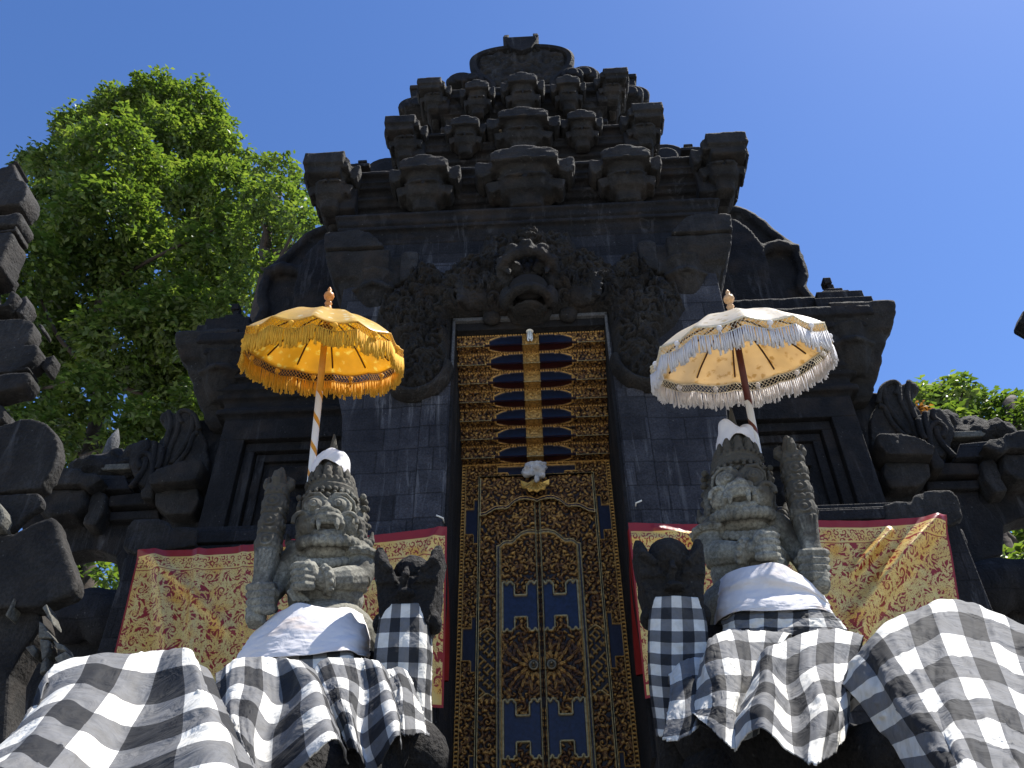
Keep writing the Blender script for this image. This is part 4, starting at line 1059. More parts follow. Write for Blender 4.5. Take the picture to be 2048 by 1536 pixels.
# --- cloth nets: control points interpolated to a smooth sheet
def cr(A, n):
    """Catmull-Rom resampling of A along axis 0"""
    m = A.shape[0]; t = np.linspace(0, m-1-1e-6, n); i = t.astype(int); f = (t-i).reshape((-1,)+(1,)*(A.ndim-1))
    g = lambda k: A[np.clip(i+k, 0, m-1)]
    p0 = np.where((i == 0).reshape(f.shape), 2*g(0)-g(1), g(-1)); p3 = np.where((i >= m-2).reshape(f.shape), 2*g(1)-g(0), g(2))
    return .5*(2*g(0)+(-p0+g(1))*f+(2*p0-5*g(0)+4*g(1)-p3)*f*f+(-p0+3*g(0)-3*g(1)+p3)*f**3)
def sheet(name, net, us, vs, material, nu=90, nv=90, wr=.01, wf=7, seed=0, rag=0, thick=.004, bumps=0):
    net = np.array(net, float); rows, cols = net.shape[:2]
    U, V = np.meshgrid(us, vs)
    A = np.concatenate([net, U[..., None], V[..., None]], 2)
    A = cr(A, nv); A = np.transpose(cr(np.transpose(A, (1, 0, 2)), nu), (1, 0, 2))
    P = A[..., :3].copy(); uu, vv = A[..., 3], A[..., 4]
    du = np.gradient(P, axis=1); dv = np.gradient(P, axis=0); nn = np.cross(du, dv); nn /= np.linalg.norm(nn, axis=2, keepdims=True)+1e-9
    s_, t_ = np.meshgrid(np.linspace(0, 1, nu), np.linspace(0, 1, nv))
    fq = (s_+t_*.55)*wf*.9+.6*fbm2(s_*2, t_*2, seed+21, 2); w = wr*.9*(np.abs(((fq+seed*.37) % 2)-1)**1.6-.4)*(.4+.6*t_)*(fbm2(s_*2.5, t_*2.5, seed+31, 1)) if wr > .011 else 0
    w = w+(fbm2(s_*wf+t_*1.5, t_*wf*.45, seed, 3)-.5)*2*wr + (fbm2(s_*wf*3, t_*wf*2.2, seed+5, 2)-.5)*wr*.6
    if bumps:
        q = fbm2(s_*44, t_*44, seed+9, 1)*(.75+.35*fbm2(s_*5, t_*5, seed+3, 2)); w = w+bumps*np.clip((q-.80)/.12, 0, 1)*np.sign(nn[..., 2]+1e-6)
    P += nn*w[..., None]
    keep = None
    if rag:
        cut = 1-rag*(.75*fbm2(s_*6, s_*0, seed+2, 2)+.25*fbm2(s_*60, s_*0, seed+4, 1))
        keep = (t_ < cut)[:-1, :-1]
    o = link(name, grid_mesh(name, P, material, True, keep, {'uu': uu, 'vv': vv}))
    if thick:
        so_ = o.modifiers.new('solid', 'SOLIDIFY'); so_.thickness = thick; so_.offset = 0
    return o
def fabric(name, c, trans=.12, bump=.12, stain=None):
    m, N, b = mat(name); geo = nd(N, 'ShaderNodeNewGeometry')
    n = nd(N, 'ShaderNodeTexNoise', i_Scale=4.0, i_Detail=4.0); L(N, geo, 'Position', n, 'Vector')
    r = ramp(N, n, 0, [(.35, tuple(x*.92 for x in c)), (.65, c)]); out = (r, 0)
    if stain:
        mp = nd(N, 'ShaderNodeMapping'); mp.inputs['Scale'].default_value = (3, 3, 8); L(N, geo, 'Position', mp, 0)
        n2 = nd(N, 'ShaderNodeTexNoise', i_Scale=1.2, i_Detail=4.0); L(N, mp, 0, n2, 'Vector'); r2 = ramp(N, n2, 0, [(.55, (0, 0, 0)), (.75, (.6, .6, .6))])
        out = (mixc(N, (r2, 0), out, stain), 2)
    N.links.new(out[0].outputs[out[1]], b.inputs['Base Color']); b.inputs['Roughness'].default_value = .85; b.inputs['Specular IOR Level'].default_value = .15
    wv = nd(N, 'ShaderNodeTexNoise', i_Scale=120.0, i_Detail=2.0); L(N, geo, 'Position', wv, 'Vector')
    w2 = nd(N, 'ShaderNodeTexNoise', i_Scale=9.0, i_Detail=3.0, i_Distortion=.6); L(N, geo, 'Position', w2, 'Vector')
    bp = nd(N, 'ShaderNodeBump', i_Strength=bump, i_Distance=.004); L(N, wv, 0, bp, 'Height')
    bp2 = nd(N, 'ShaderNodeBump', i_Strength=.35, i_Distance=.03); L(N, w2, 0, bp2, 'Height'); L(N, bp, 0, bp2, 'Normal'); L(N, bp2, 0, b, 'Normal')
    add_translucent(N, b, trans, out); return m
M['white'] = fabric('white_cotton', (.74, .72, .73), .15, stain=(.62, .48, .38))
def poleng():
    m, N, b = mat('black_white_check_cotton')
    def stripe(nm):
        a = nd(N, 'ShaderNodeAttribute', attribute_name=nm); x = nd(N, 'ShaderNodeMath', operation='MULTIPLY'); L(N, a, 'Fac', x, 0); x.inputs[1].default_value = .5
        f = nd(N, 'ShaderNodeMath', operation='FRACT'); L(N, x, 0, f, 0); g = nd(N, 'ShaderNodeMath', operation='GREATER_THAN'); L(N, f, 0, g, 0); g.inputs[1].default_value = .5; return g
    s1, s2 = stripe('uu'), stripe('vv'); ad = nd(N, 'ShaderNodeMath', operation='ADD'); L(N, s1, 0, ad, 0); L(N, s2, 0, ad, 1)
    hf = nd(N, 'ShaderNodeMath', operation='MULTIPLY'); L(N, ad, 0, hf, 0); hf.inputs[1].default_value = .5
    r = ramp(N, hf, 0, [(0, (.66, .65, .61)), (.25, (.15, .152, .158)), (.75, (.024, .025, .028))]); r.color_ramp.interpolation = 'CONSTANT'
    geo = nd(N, 'ShaderNodeNewGeometry'); n = nd(N, 'ShaderNodeTexNoise', i_Scale=14.0, i_Detail=5.0, i_Roughness=.65); L(N, geo, 'Position', n, 'Vector')
    d = ramp(N, n, 0, [(.3, (.82, .8, .76)), (.62, (1.05, 1.05, 1.05))]); c = mixc(N, 1.0, (r, 0), (d, 0), 'MULTIPLY')
    n3 = nd(N, 'ShaderNodeTexNoise', i_Scale=3.2, i_Detail=5.0, i_Roughness=.6); L(N, geo, 'Position', n3, 'Vector'); r3 = ramp(N, n3, 0, [(.62, (0, 0, 0)), (.8, (.25, .25, .25))])
    c = mixc(N, (r3, 0), (c, 2), (.30, .28, .24))
    L(N, c, 2, b, 'Base Color'); b.inputs['Roughness'].default_value = .8; b.inputs['Specular IOR Level'].default_value = .2
    wv = nd(N, 'ShaderNodeTexNoise', i_Scale=150.0, i_Detail=2.0); L(N, geo, 'Position', wv, 'Vector'); bp = nd(N, 'ShaderNodeBump', i_Strength=.2, i_Distance=.003); L(N, wv, 0, bp, 'Height')
    w2 = nd(N, 'ShaderNodeTexNoise', i_Scale=7.0, i_Detail=4.0, i_Distortion=.8); L(N, geo, 'Position', w2, 'Vector'); bp2 = nd(N, 'ShaderNodeBump', i_Strength=.62, i_Distance=.045); L(N, w2, 0, bp2, 'Height'); L(N, bp, 0, bp2, 'Normal'); L(N, bp2, 0, b, 'Normal')
    add_translucent(N, b, .10, (c, 2)); return m
M['poleng'] = poleng()
def SL(X, Y, p): return Sraw(X, Y, p)+OL
def SR(X, Y, p): return at(1240+X*.3256, 840+Y*.3256, 5.4-p)
wl = [[SL(*q) for q in r] for r in (
    [(330, 1215, 0), (350, 1190, .16), (420, 1150, .26), (505, 1105, .33), (600, 1128, .36), (690, 1142, .37), (780, 1138, .35), (860, 1152, .28), (925, 1190, .15), (930, 1240, -.1)],
    [(220, 1310, .0), (235, 1285, .22), (330, 1265, .37), (450, 1235, .45), (580, 1240, .49), (700, 1250, .49), (800, 1262, .46), (890, 1290, .37), (950, 1330, .2), (945, 1350, -.1)],
    [(150, 1400, .05), (165, 1390, .26), (280, 1370, .44), (430, 1350, .53), (570, 1345, .56), (700, 1340, .56), (815, 1340, .53), (895, 1375, .43), (960, 1410, .22), (950, 1420, -.1)],
    [(100, 1490, .05), (110, 1475, .28), (240, 1468, .47), (400, 1455, .57), (560, 1440, .60), (700, 1425, .60), (820, 1410, .57), (895, 1440, .46), (955, 1455, .24), (950, 1470, -.1)])]
tag(sheet('waist_cloth', wl, range(10), range(4), M['white'], 150, 90, .014, 7, 4), 'white cloth wrapped round the waist of the left guardian, partly sunlit', 'waist cloth', 'white waist cloths')
wr_ = [[SR(*q) for q in r] for r in (
    [(600, 1010, -.1), (610, 985, .12), (650, 950, .26), (750, 910, .35), (850, 890, .40), (960, 886, .42), (1070, 930, .38), (1170, 1000, .3), (1250, 1080, .16), (1260, 1110, -.05)],
    [(592, 1080, -.1), (600, 1060, .14), (640, 1025, .30), (740, 985, .41), (850, 965, .46), (960, 970, .48), (1080, 1000, .43), (1190, 1050, .34), (1275, 1120, .18), (1280, 1140, -.05)],
    [(588, 1110, -.1), (592, 1095, .13), (630, 1070, .29), (735, 1045, .40), (850, 1035, .45), (960, 1038, .46), (1085, 1050, .41), (1195, 1075, .32), (1280, 1130, .16), (1285, 1150, -.05)],
    [(580, 1200, -.1), (585, 1180, .16), (620, 1150, .33), (730, 1125, .45), (850, 1120, .50), (960, 1120, .51), (1090, 1130, .46), (1205, 1130, .36), (1290, 1160, .2), (1290, 1175, -.05)],
    [(580, 1300, -.1), (585, 1260, .16), (625, 1215, .34), (725, 1180, .46), (850, 1172, .51), (960, 1170, .52), (1090, 1168, .47), (1205, 1162, .37), (1297, 1182, .2), (1295, 1195, -.05)])]
tag(sheet('waist_cloth', wr_, range(10), (0, 1, 1.3, 2.3, 2.8), M['white'], 150, 110, .012, 7, 8), 'white cloth wrapped in shaded folds round the waist of the right guardian', 'waist cloth', 'white waist cloths')
cl_ = [[SL(*q) for q in r] for r in (
    [(420, 1425, .5), (560, 1415, .56), (700, 1400, .56), (820, 1385, .53), (880, 1420, .44), (930, 1440, .25)],
    [(420, 1480, .52), (560, 1475, .58), (700, 1465, .58), (820, 1450, .55), (880, 1480, .45), (930, 1500, .25)],
    [(420, 1560, .54), (560, 1555, .60), (700, 1545, .60), (820, 1540, .57), (880, 1560, .47), (930, 1580, .25)])]
tag(sheet('checked_cloth', cl_, (0, 1.6, 3.2, 4.6, 5.4, 6.2), (.9, 2.1, 3.5), M['poleng'], 90, 40, .006, 8, 3), 'strip of checked sash showing below the left guardian white cloth', 'checked cloth', 'checked cloths under the white cloths')
cr_ = [[SR(*q) for q in r] for r in (
    [(630, 1225, .30), (725, 1165, .43), (850, 1155, .48), (960, 1150, .49), (1090, 1150, .44), (1205, 1150, .34), (1300, 1170, .2)],
    [(630, 1260, .32), (725, 1225, .45), (850, 1218, .50), (960, 1216, .51), (1090, 1215, .47), (1230, 1215, .38), (1350, 1240, .22)],
    [(630, 1360, .34), (725, 1330, .47), (850, 1322, .52), (960, 1320, .53), (1090, 1320, .49), (1260, 1320, .41), (1420, 1330, .25)])]
tag(sheet('checked_cloth', cr_, (0, 1.2, 2.6, 3.9, 5.3, 6.8, 8.2), (.7, 1.9, 3.9), M['poleng'], 110, 50, .016, 10, 13), 'checked sash with bunched folds below the right guardian white cloth', 'checked cloth', 'checked cloths under the white cloths')
# head cloths
def headcloth(O, flip, label, seed, lobes):
    nth, rows = 72, []
    th = np.linspace(0, 2*math.pi, nth+1)[:-1]; c = np.array([-.115*(-1 if flip else 1), .04, -.08])+O
    fr = np.clip(-np.sin(th), 0, 1)
    nz_ = lambda k, a: (fbm2(np.cos(th)*2.2+k+seed, np.sin(th)*2.2+k*.7, seed, 2)-.5)*a
    prof = [(.03, 1.35), (.075, 1.35), (.115, 1.34), (.132, 1.315), (.14, 1.275), (.143, 1.235), (.146, 1.2), (.148, 1.17)]
    for k, (r, z) in enumerate(prof):
        q = k/(len(prof)-1); rr = r*(1+nz_(k*.35, .22)*min(1, k/3.)); zz = z+nz_(k*.3+4, .05)*min(1, k/2.)
        zz = zz-q**3*(.11*np.abs(np.cos(th))**2-.05*fr)
        if lobes and 1 <= k <= 3: zz = zz+.04*np.clip(np.cos(3*th+.5), -.4, 1)*(1 if k < 3 else .5); rr = rr*(1+.15*np.cos(3*th+.5))
        rows.append(np.stack([c[0]+rr*np.cos(th), c[1]+rr*np.sin(th), c[2]+zz], -1))
    o = link('head_cloth', grid_mesh('head_cloth', cr(np.array(rows), 40), M['white'], True, wrap=True)); s_ = o.modifiers.new('solid', 'SOLIDIFY'); s_.thickness = .006
    s2 = o.modifiers.new('sub', 'SUBSURF'); s2.levels = 1; s2.render_levels = 1
    tag(o, label, 'head cloth', 'white head cloths')
headcloth(OL, False, 'white cloth draped over the crown of the left guardian statue', 3, False)
headcloth(OR, True, 'white cloth knotted in lobes round the crown of the right guardian', 7, True)
# plinths the guardians sit on
for O, lab in ((OL, 'dark stone plinth hidden below the left guardian statue'), (OR, 'dark stone plinth hidden below the right guardian statue')):
    b = MB(); x, y, z = O; b.box(x-.36, x+.36, y-.15, y+.4, 0, z-.5); b.box(x-.4, x+.4, y-.2, y+.45, z-.5, z-.4)
    tag(b.build('plinth', M['block'], bev=.02), lab, 'plinth', 'plinths of the guardian statues')
# ---------------------------------------------------------------- stair serpents (naga) under checked cloths
def N4(X, Y, d): return at(X*.4395, 1160+Y*.4395, d)
def N5(X, Y, d): return at(1240+X*.3945, 1060+Y*.3945, d)
def drape(rows, F, us, vs, label, seed, over=(.28, -.16), nu=110, nv=110, wr=.012, rag=0, bumps=.007, grp='checked cloths draped over the stair serpents'):
    net = [[F(*q) for q in r] for r in rows]
    if over:
        back = [p+np.array([0, over[0], over[1]]) for p in net[0]]; net = [back]+net; vs = [vs[0]-1.2]+list(vs)
    o = sheet('checked_cloth', net, us, vs, M['poleng'], nu, nv, wr, 6, seed, rag, .005, bumps)
    return tag(o, label, 'checked cloth', grp)
# left side, from the front backwards
R_big = [[(225, 470, 3.2), (255, 400, 3.35), (440, 352, 3.45), (620, 333, 3.5), (760, 322, 3.5), (868, 332, 3.42), (915, 375, 3.42), (945, 430, 3.5)],
    [(140, 630, 3.0), (165, 560, 3.12), (365, 452, 3.12), (520, 492, 3.08), (682, 545, 3.12), (903, 468, 2.95), (965, 520, 3.08), (1003, 560, 3.25)],
    [(40, 760, 2.8), (75, 695, 2.9), (262, 565, 2.85), (420, 625, 2.8), (592, 705, 2.87), (936, 592, 2.68), (1020, 650, 2.85), (1065, 720, 3.1)],
    [(-90, 880, 2.55), (-55, 815, 2.65), (150, 685, 2.6), (312, 765, 2.54), (508, 862, 2.64), (956, 715, 2.46), (1085, 800, 2.65), (1175, 870, 2.9)],
    [(-220, 1010, 2.3), (-185, 940, 2.42), (40, 805, 2.38), (200, 905, 2.32), (420, 1030, 2.42), (972, 870, 2.26), (1150, 960, 2.45), (1275, 1010, 2.75)],
    [(-340, 1130, 2.1), (-300, 1070, 2.2), (-70, 930, 2.18), (90, 1040, 2.12), (330, 1180, 2.2), (985, 1010, 2.08), (1220, 1110, 2.25), (1350, 1150, 2.55)]]
drape(R_big, N4, (-4.5, -4.0, -2.95, -1.95, -.95, .45, 1.3, 2.1), (0, 1.75, 3.3, 4.8, 6.3, 7.8), 'largest checked cloth hump at the front left, broad squares', 1, nu=210, nv=190, wr=.026)
R_mid = [[(985, 430, 4.08), (1080, 372, 4.15), (1170, 357, 4.2), (1250, 352, 4.18), (1330, 360, 4.08), (1432, 412, 4.2)],
    [(990, 560, 3.88), (1070, 478, 3.86), (1170, 488, 3.84), (1275, 555, 3.80), (1420, 455, 3.72), (1488, 545, 3.98)],
    [(1005, 680, 3.68), (1052, 585, 3.66), (1145, 612, 3.62), (1240, 690, 3.58), (1452, 545, 3.48), (1530, 650, 3.8)],
    [(1050, 790, 3.5), (1080, 705, 3.48), (1140, 760, 3.42), (1225, 845, 3.38), (1482, 640, 3.28), (1565, 760, 3.65)],
    [(1120, 880, 3.38), (1140, 835, 3.32), (1180, 890, 3.25), (1240, 985, 3.2), (1508, 728, 3.1), (1590, 860, 3.5)]]
drape(R_mid, N4, (-4.6, -3.5, -2.3, -1.1, .7, 2.0), (0, 1.9, 3.6, 5.2, 6.7), 'middle checked cloth hump on the left stair serpent, frayed at its foot', 2, nu=160, nv=170, wr=.018, rag=.05)
R_sm = [[(1430, 412, 4.6), (1480, 368, 4.65), (1570, 361, 4.7), (1640, 362, 4.68), (1708, 366, 4.58), (1757, 420, 4.7)],
    [(1462, 485, 4.42), (1520, 446, 4.42), (1600, 457, 4.4), (1662, 502, 4.36), (1745, 457, 4.27), (1788, 525, 4.5)],
    [(1498, 572, 4.25), (1545, 542, 4.24), (1600, 562, 4.2), (1655, 622, 4.16), (1772, 546, 4.06), (1812, 612, 4.3)],
    [(1550, 690, 4.1), (1580, 652, 4.08), (1620, 682, 4.02), (1665, 765, 3.99), (1796, 640, 3.9), (1822, 702, 4.15)],
    [(1585, 790, 4.0), (1610, 775, 3.95), (1640, 812, 3.88), (1695, 885, 3.86), (1810, 720, 3.78), (1828, 790, 4.05)]]
drape(R_sm, N4, (-5.4, -4.2, -2.7, -1.4, .6, 2.0), (0, 2.0, 3.9, 5.9, 7.8), 'smaller checked cloth hump between the left serpent neck and the middle hump', 3, nu=140, nv=160, wr=.013, rag=.05)
R_ti = [[(1740, 425, 4.8), (1790, 405, 4.85), (1840, 412, 4.85), (1862, 450, 4.92)], [(1775, 510, 4.6), (1830, 480, 4.58), (1886, 520, 4.65), (1897, 560, 4.78)],
    [(1790, 600, 4.45), (1840, 590, 4.38), (1905, 620, 4.5), (1940, 670, 4.62)], [(1800, 700, 4.3), (1850, 725, 4.22), (1905, 705, 4.35), (1958, 718, 4.5)]]
drape(R_ti, N4, (0, 1.1, 2.3, 3.3), (0, 1.8, 3.6, 5.6), 'narrow checked cloth fold right in front of the left serpent neck', 4, nu=80, nv=100, wr=.012, rag=.07)
R_nk = [[(1736, 135, 5.05), (1745, 114, 4.93), (1838, 108, 4.9), (1930, 110, 4.93), (1962, 150, 5.12)],
    [(1710, 300, 5.0), (1720, 297, 4.87), (1830, 292, 4.84), (1930, 297, 4.87), (1967, 320, 5.08)],
    [(1705, 420, 5.0), (1715, 420, 4.87), (1825, 415, 4.84), (1926, 420, 4.87), (1965, 430, 5.08)],
    [(1720, 560, 5.0), (1730, 560, 4.87), (1820, 560, 4.84), (1916, 570, 4.87), (1957, 590, 5.08)],
    [(1740, 700, 5.0), (1750, 700, 4.87), (1830, 705, 4.84), (1925, 665, 4.87), (1970, 695, 5.08)]]
drape(R_nk, N4, (-.5, 0, 2.3, 4.6, 6.2), (0, 2.8, 4.6, 6.9, 8.9), 'checked cloth hanging straight down the left serpent neck, small squares', 5, None, 70, 140, .010, .05, .004)
# right side
Q_nk = [[(158, 352, 5.1), (167, 341, 4.92), (285, 338, 4.88), (406, 346, 4.92), (420, 362, 5.12)],
    [(146, 520, 5.08), (155, 516, 4.88), (290, 520, 4.84), (429, 520, 4.88), (441, 530, 5.08)],
    [(148, 690, 5.05), (157, 690, 4.86), (290, 700, 4.82), (432, 690, 4.86), (444, 700, 5.05)],
    [(163, 860, 5.05), (171, 860, 4.86), (300, 870, 4.82), (430, 850, 4.86), (441, 850, 5.05)],
    [(190, 1060, 5.05), (200, 1065, 4.86), (300, 1075, 4.82), (400, 1045, 4.86), (420, 1035, 5.05)]]
drape(Q_nk, N5, (-.9, 0, 2.5, 5, 6), (0, 3.1, 6.2, 9.3, 13), 'checked cloth hanging straight down the right serpent neck, small squares', 6, None, 70, 150, .010, .05, .004)
Q_t = [[(246, 740, 4.75), (300, 678, 4.7), (380, 650, 4.75), (440, 655, 4.75), (470, 700, 4.85)], [(252, 810, 4.55), (320, 795, 4.45), (390, 770, 4.45), (440, 800, 4.5), (480, 830, 4.65)],
    [(238, 945, 4.4), (330, 935, 4.25), (400, 900, 4.28), (425, 930, 4.4), (470, 960, 4.55)], [(212, 1090, 4.3), (290, 1080, 4.2), (370, 1030, 4.18), (405, 1000, 4.3), (440, 1010, 4.45)]]
drape(Q_t, N5, (0, 1, 2.1, 3, 3.8), (0, 1.3, 2.8, 4.4), 'narrow frayed checked cloth fold at the foot of the right serpent neck', 7, nu=90, nv=100, wr=.012, rag=.07)
Q_a = [[(425, 650, 4.62), (452, 565, 4.5), (500, 525, 4.55), (580, 512, 4.65), (700, 515, 4.75), (870, 530, 4.88)],
    [(400, 745, 4.48), (440, 665, 4.3), (540, 640, 4.28), (620, 640, 4.38), (700, 650, 4.5), (790, 640, 4.65)],
    [(368, 855, 4.35), (470, 790, 4.15), (560, 790, 4.12), (630, 790, 4.2), (690, 790, 4.32), (760, 780, 4.45)],
    [(352, 910, 4.28), (470, 910, 4.02), (555, 930, 3.98), (600, 945, 4.02), (660, 930, 4.12), (720, 900, 4.25)],
    [(372, 935, 4.22), (450, 1010, 3.95), (560, 1115, 3.82), (605, 1100, 3.88), (650, 1070, 4.0), (700, 1050, 4.12)]]
drape(Q_a, N5, (0, 1.1, 2.3, 3.3, 4.6, 6.4), (0, 1.8, 3.6, 5.2, 7), 'checked cloth hump just right of the right serpent neck', 8, nu=150, nv=150, wr=.018, rag=.04)
Q_b = [[(684, 735, 4.45), (742, 606, 4.15), (850, 560, 4.3), (980, 515, 4.42), (1110, 510, 4.5), (1235, 540, 4.55)],
    [(640, 840, 4.25), (738, 690, 3.95), (842, 775, 4.08), (968, 680, 4.06), (1095, 665, 4.2), (1200, 655, 4.35)],
    [(590, 945, 4.08), (728, 795, 3.76), (868, 905, 3.86), (1000, 805, 3.8), (1105, 810, 3.92), (1170, 770, 4.08)],
    [(572, 1010, 3.98), (716, 900, 3.6), (882, 1030, 3.62), (1030, 930, 3.56), (1125, 925, 3.7), (1160, 890, 3.88)],
    [(590, 1135, 3.85), (705, 1012, 3.5), (893, 1155, 3.44), (1000, 1220, 3.3), (1100, 1130, 3.5), (1150, 1040, 3.68)]]
drape(Q_b, N5, (0, 1.4, 3.1, 4.7, 6.2, 7.6), (0, 1.8, 3.5, 5.1, 7), 'middle checked cloth hump on the right stair serpent, frayed at its foot', 9, nu=180, nv=170, wr=.018, rag=.04)
Q_c = [[(1125, 800, 4.05), (1178, 650, 3.8), (1260, 545, 3.75), (1420, 440, 3.8), (1570, 378, 3.85), (1720, 358, 3.85), (1880, 400, 3.8), (2080, 500, 3.7)],
    [(1195, 845, 3.75), (1290, 765, 3.42), (1400, 700, 3.32), (1500, 630, 3.32), (1650, 590, 3.4), (1800, 595, 3.4), (1960, 640, 3.35), (2150, 700, 3.2)],
    [(1290, 1000, 3.55), (1390, 925, 3.18), (1510, 880, 3.0), (1610, 830, 3.0), (1760, 825, 3.02), (1900, 840, 3.0), (2060, 880, 2.95), (2250, 950, 2.8)],
    [(1390, 1140, 3.35), (1500, 1110, 2.95), (1620, 1070, 2.72), (1720, 1030, 2.7), (1850, 1055, 2.7), (2000, 1090, 2.65), (2150, 1130, 2.6), (2350, 1200, 2.5)],
    [(1480, 1290, 3.1), (1600, 1290, 2.68), (1720, 1270, 2.45), (1820, 1250, 2.42), (1950, 1280, 2.4), (2100, 1310, 2.4), (2250, 1350, 2.35), (2450, 1400, 2.25)]]
drape(Q_c, N5, (0, .9, 1.8, 2.9, 4.1, 5.3, 6.5, 8), (0, 2.4, 4.6, 6.7, 8.6), 'largest checked cloth hump at the front right, broad squares', 10, nu=210, nv=180, wr=.03, rag=.0)

# bodies, necks and crested heads of the two serpents, with the balustrade below
def naga(side, label, crest, neck, head):
    t = thing('serpent_statue', label, 'serpent statue', tuple(crest[0]), 'stair serpents'); o0 = Vector(crest[0])
    b = MB(); pts = spline([tuple(p) for p in crest], 6); b.tube(pts, [.17]*len(pts), 12)
    for p in crest: b.ell(p, (.2, .24, .2))
    o = b.build('serpent_body', M['nagastone'], t, True); o.location = -o0
    b = MB(); n0, n1 = neck; b.tube([n1+np.array([0, .22, -1.2]), n1+np.array([0, .22, 0]), n0+np.array([0, .2, 0]), n0+np.array([0, .22, .12])], [.16, .15, .13, .13], 14)
    o = b.build('neck', M['nagastone'], t, True); o.location = -o0
    b = MB(); hx, hy, hz = head
    # broad swept-back crest seen from below: block, two upright curled ears, dome and a small brow carving
    b.prism([(hx-.19, hz-.25), (hx-.16, hz-.33), (hx+.16, hz-.33), (hx+.19, hz-.25), (hx+.235, hz-.02), (hx+.23, hz+.07), (hx+.1, hz+.04), (hx-.1, hz+.04), (hx-.23, hz+.07), (hx-.235, hz-.02)], hy-.02, hy+.32)
    for s in (-1, 1):
        e = [(s*.235, -.03), (s*.255, .12), (s*.262, .22), (s*.245, .27), (s*.20, .265), (s*.17, .21), (s*.14, .12), (s*.09, .05), (s*.06, -.03)]
        b.prism([(hx+x, hz+z) for x, z in (e if s > 0 else e[::-1])], hy-.05, hy+.20)
        b.ell((hx+s*.2, hy+.12, hz-.27), (.06, .1, .08)); b.tube([(hx+s*.12, hy-.06, hz+.06), (hx+s*.2, hy-.075, hz+.14), (hx+s*.215, hy-.05, hz+.22)], [.03, .03, .02], 7)
    b.ell((hx, hy+(.24 if side < 0 else .06), hz+(.17 if side < 0 else .16)), (.16, .16, .16), 18, 12)
    b.tube([(hx-.03, hy-.03, hz-.07), (hx, hy-.10, hz+.0), (hx, hy-.06, hz+.09)], [.03, .035, .012], 8); b.ell((hx, hy-.04, hz-.12), (.08, .07, .035))
    b.v = [(hx+(x-hx)*.84, hy+(y-hy)*.9, hz+(z-hz)*.86) for x, y, z in b.v]
    o = join_voxel(b, 'crested_head', M['nagastone'], .0105, t, 2, .008, .06, 4); o.location = -o0
def down(p, k): return np.array(p)+np.array([0, .12, -k])
cL = [down(N4(1880, 520, 4.75), .3), down(N4(1830, 480, 4.7), .32), down(N4(1700, 460, 4.5), .32), down(N4(1600, 560, 4.2), .36), down(N4(1330, 470, 3.95), .36), down(N4(1200, 640, 3.6), .4), down(N4(800, 450, 3.2), .38), down(N4(560, 640, 2.75), .42), down(N4(350, 900, 2.4), .45)]
cR = [down(N5(420, 700, 4.75), .3), down(N5(520, 620, 4.6), .32), down(N5(700, 700, 4.4), .34), down(N5(850, 690, 4.2), .34), down(N5(1050, 740, 4.05), .38), down(N5(1400, 640, 3.6), .38), down(N5(1700, 700, 3.3), .4), down(N5(1900, 950, 2.9), .44), down(N5(2100, 1200, 2.6), .46)]
naga(-1, 'black stone stair serpent with pale horn tips on the left', cL, (N4(1835, 115, 4.95), N4(1830, 560, 4.95)), at(815, 1163, 4.92))
naga(1, 'black stone stair serpent with rounded dome between its ears on the right', cR, (N5(285, 345, 4.95), N5(295, 700, 4.95)), at(1344, 1150, 4.92))
for crest, lab in ((cL, 'dark stone stair balustrade on the left under the checked cloths'), (cR, 'dark stone stair balustrade on the right under the checked cloths')):
    b = MB(); rings = []
    for p in spline([tuple(np.array(q)+np.array([0, 0, -.1])) for q in crest], 4):
        x, y, z = p; rings.append([(x-.2, y, 0), (x+.2, y, 0), (x+.2, y, z-.12), (x+.12, y, z), (x-.12, y, z), (x-.2, y, z-.12)])
    b.loft(rings); tag(b.build('stair_balustrade', M['nagastone'], bev=.01), lab, 'balustrade', 'stair balustrades')
# ---------------------------------------------------------------- ceremonial umbrellas
def brocade(name, c, c2, trans, tint):
    m, N, b = mat(name); tc = nd(N, 'ShaderNodeTexCoord')
    mp = nd(N, 'ShaderNodeMapping'); L(N, tc, 'Object', mp, 0)
    v = nd(N, 'ShaderNodeTexVoronoi', i_Scale=13.0); L(N, mp, 0, v, 'Vector'); n = nd(N, 'ShaderNodeTexNoise', i_Scale=22.0, i_Detail=3.0, i_Distortion=1.4); L(N, tc, 'Object', n, 'Vector')
    mu = nd(N, 'ShaderNodeMath', operation='MULTIPLY_ADD'); L(N, n, 0, mu, 0); mu.inputs[1].default_value = .9; L(N, v, 0, mu, 2)
    r = ramp(N, mu, 0, [(.60, c2), (.80, c), (.95, c)]); n2 = nd(N, 'ShaderNodeTexNoise', i_Scale=4.0, i_Detail=3.0); L(N, tc, 'Object', n2, 'Vector')
    r2 = ramp(N, n2, 0, [(.35, (.86, .84, .8)), (.65, (1.05, 1.05, 1.05))]); mx = mixc(N, 1.0, (r, 0), (r2, 0), 'MULTIPLY')
    L(N, mx, 2, b, 'Base Color'); b.inputs['Roughness'].default_value = .38; b.inputs['Specular IOR Level'].default_value = .5
    b.inputs['Sheen Weight'].default_value = .1; b.inputs['Coat Weight'].default_value = .6; b.inputs['Coat Roughness'].default_value = .3
    bp = nd(N, 'ShaderNodeBump', i_Strength=.25, i_Distance=.008); L(N, mu, 0, bp, 'Height'); L(N, bp, 0, b, 'Normal')
    add_translucent(N, b, trans, (mx, 2), tint); return m
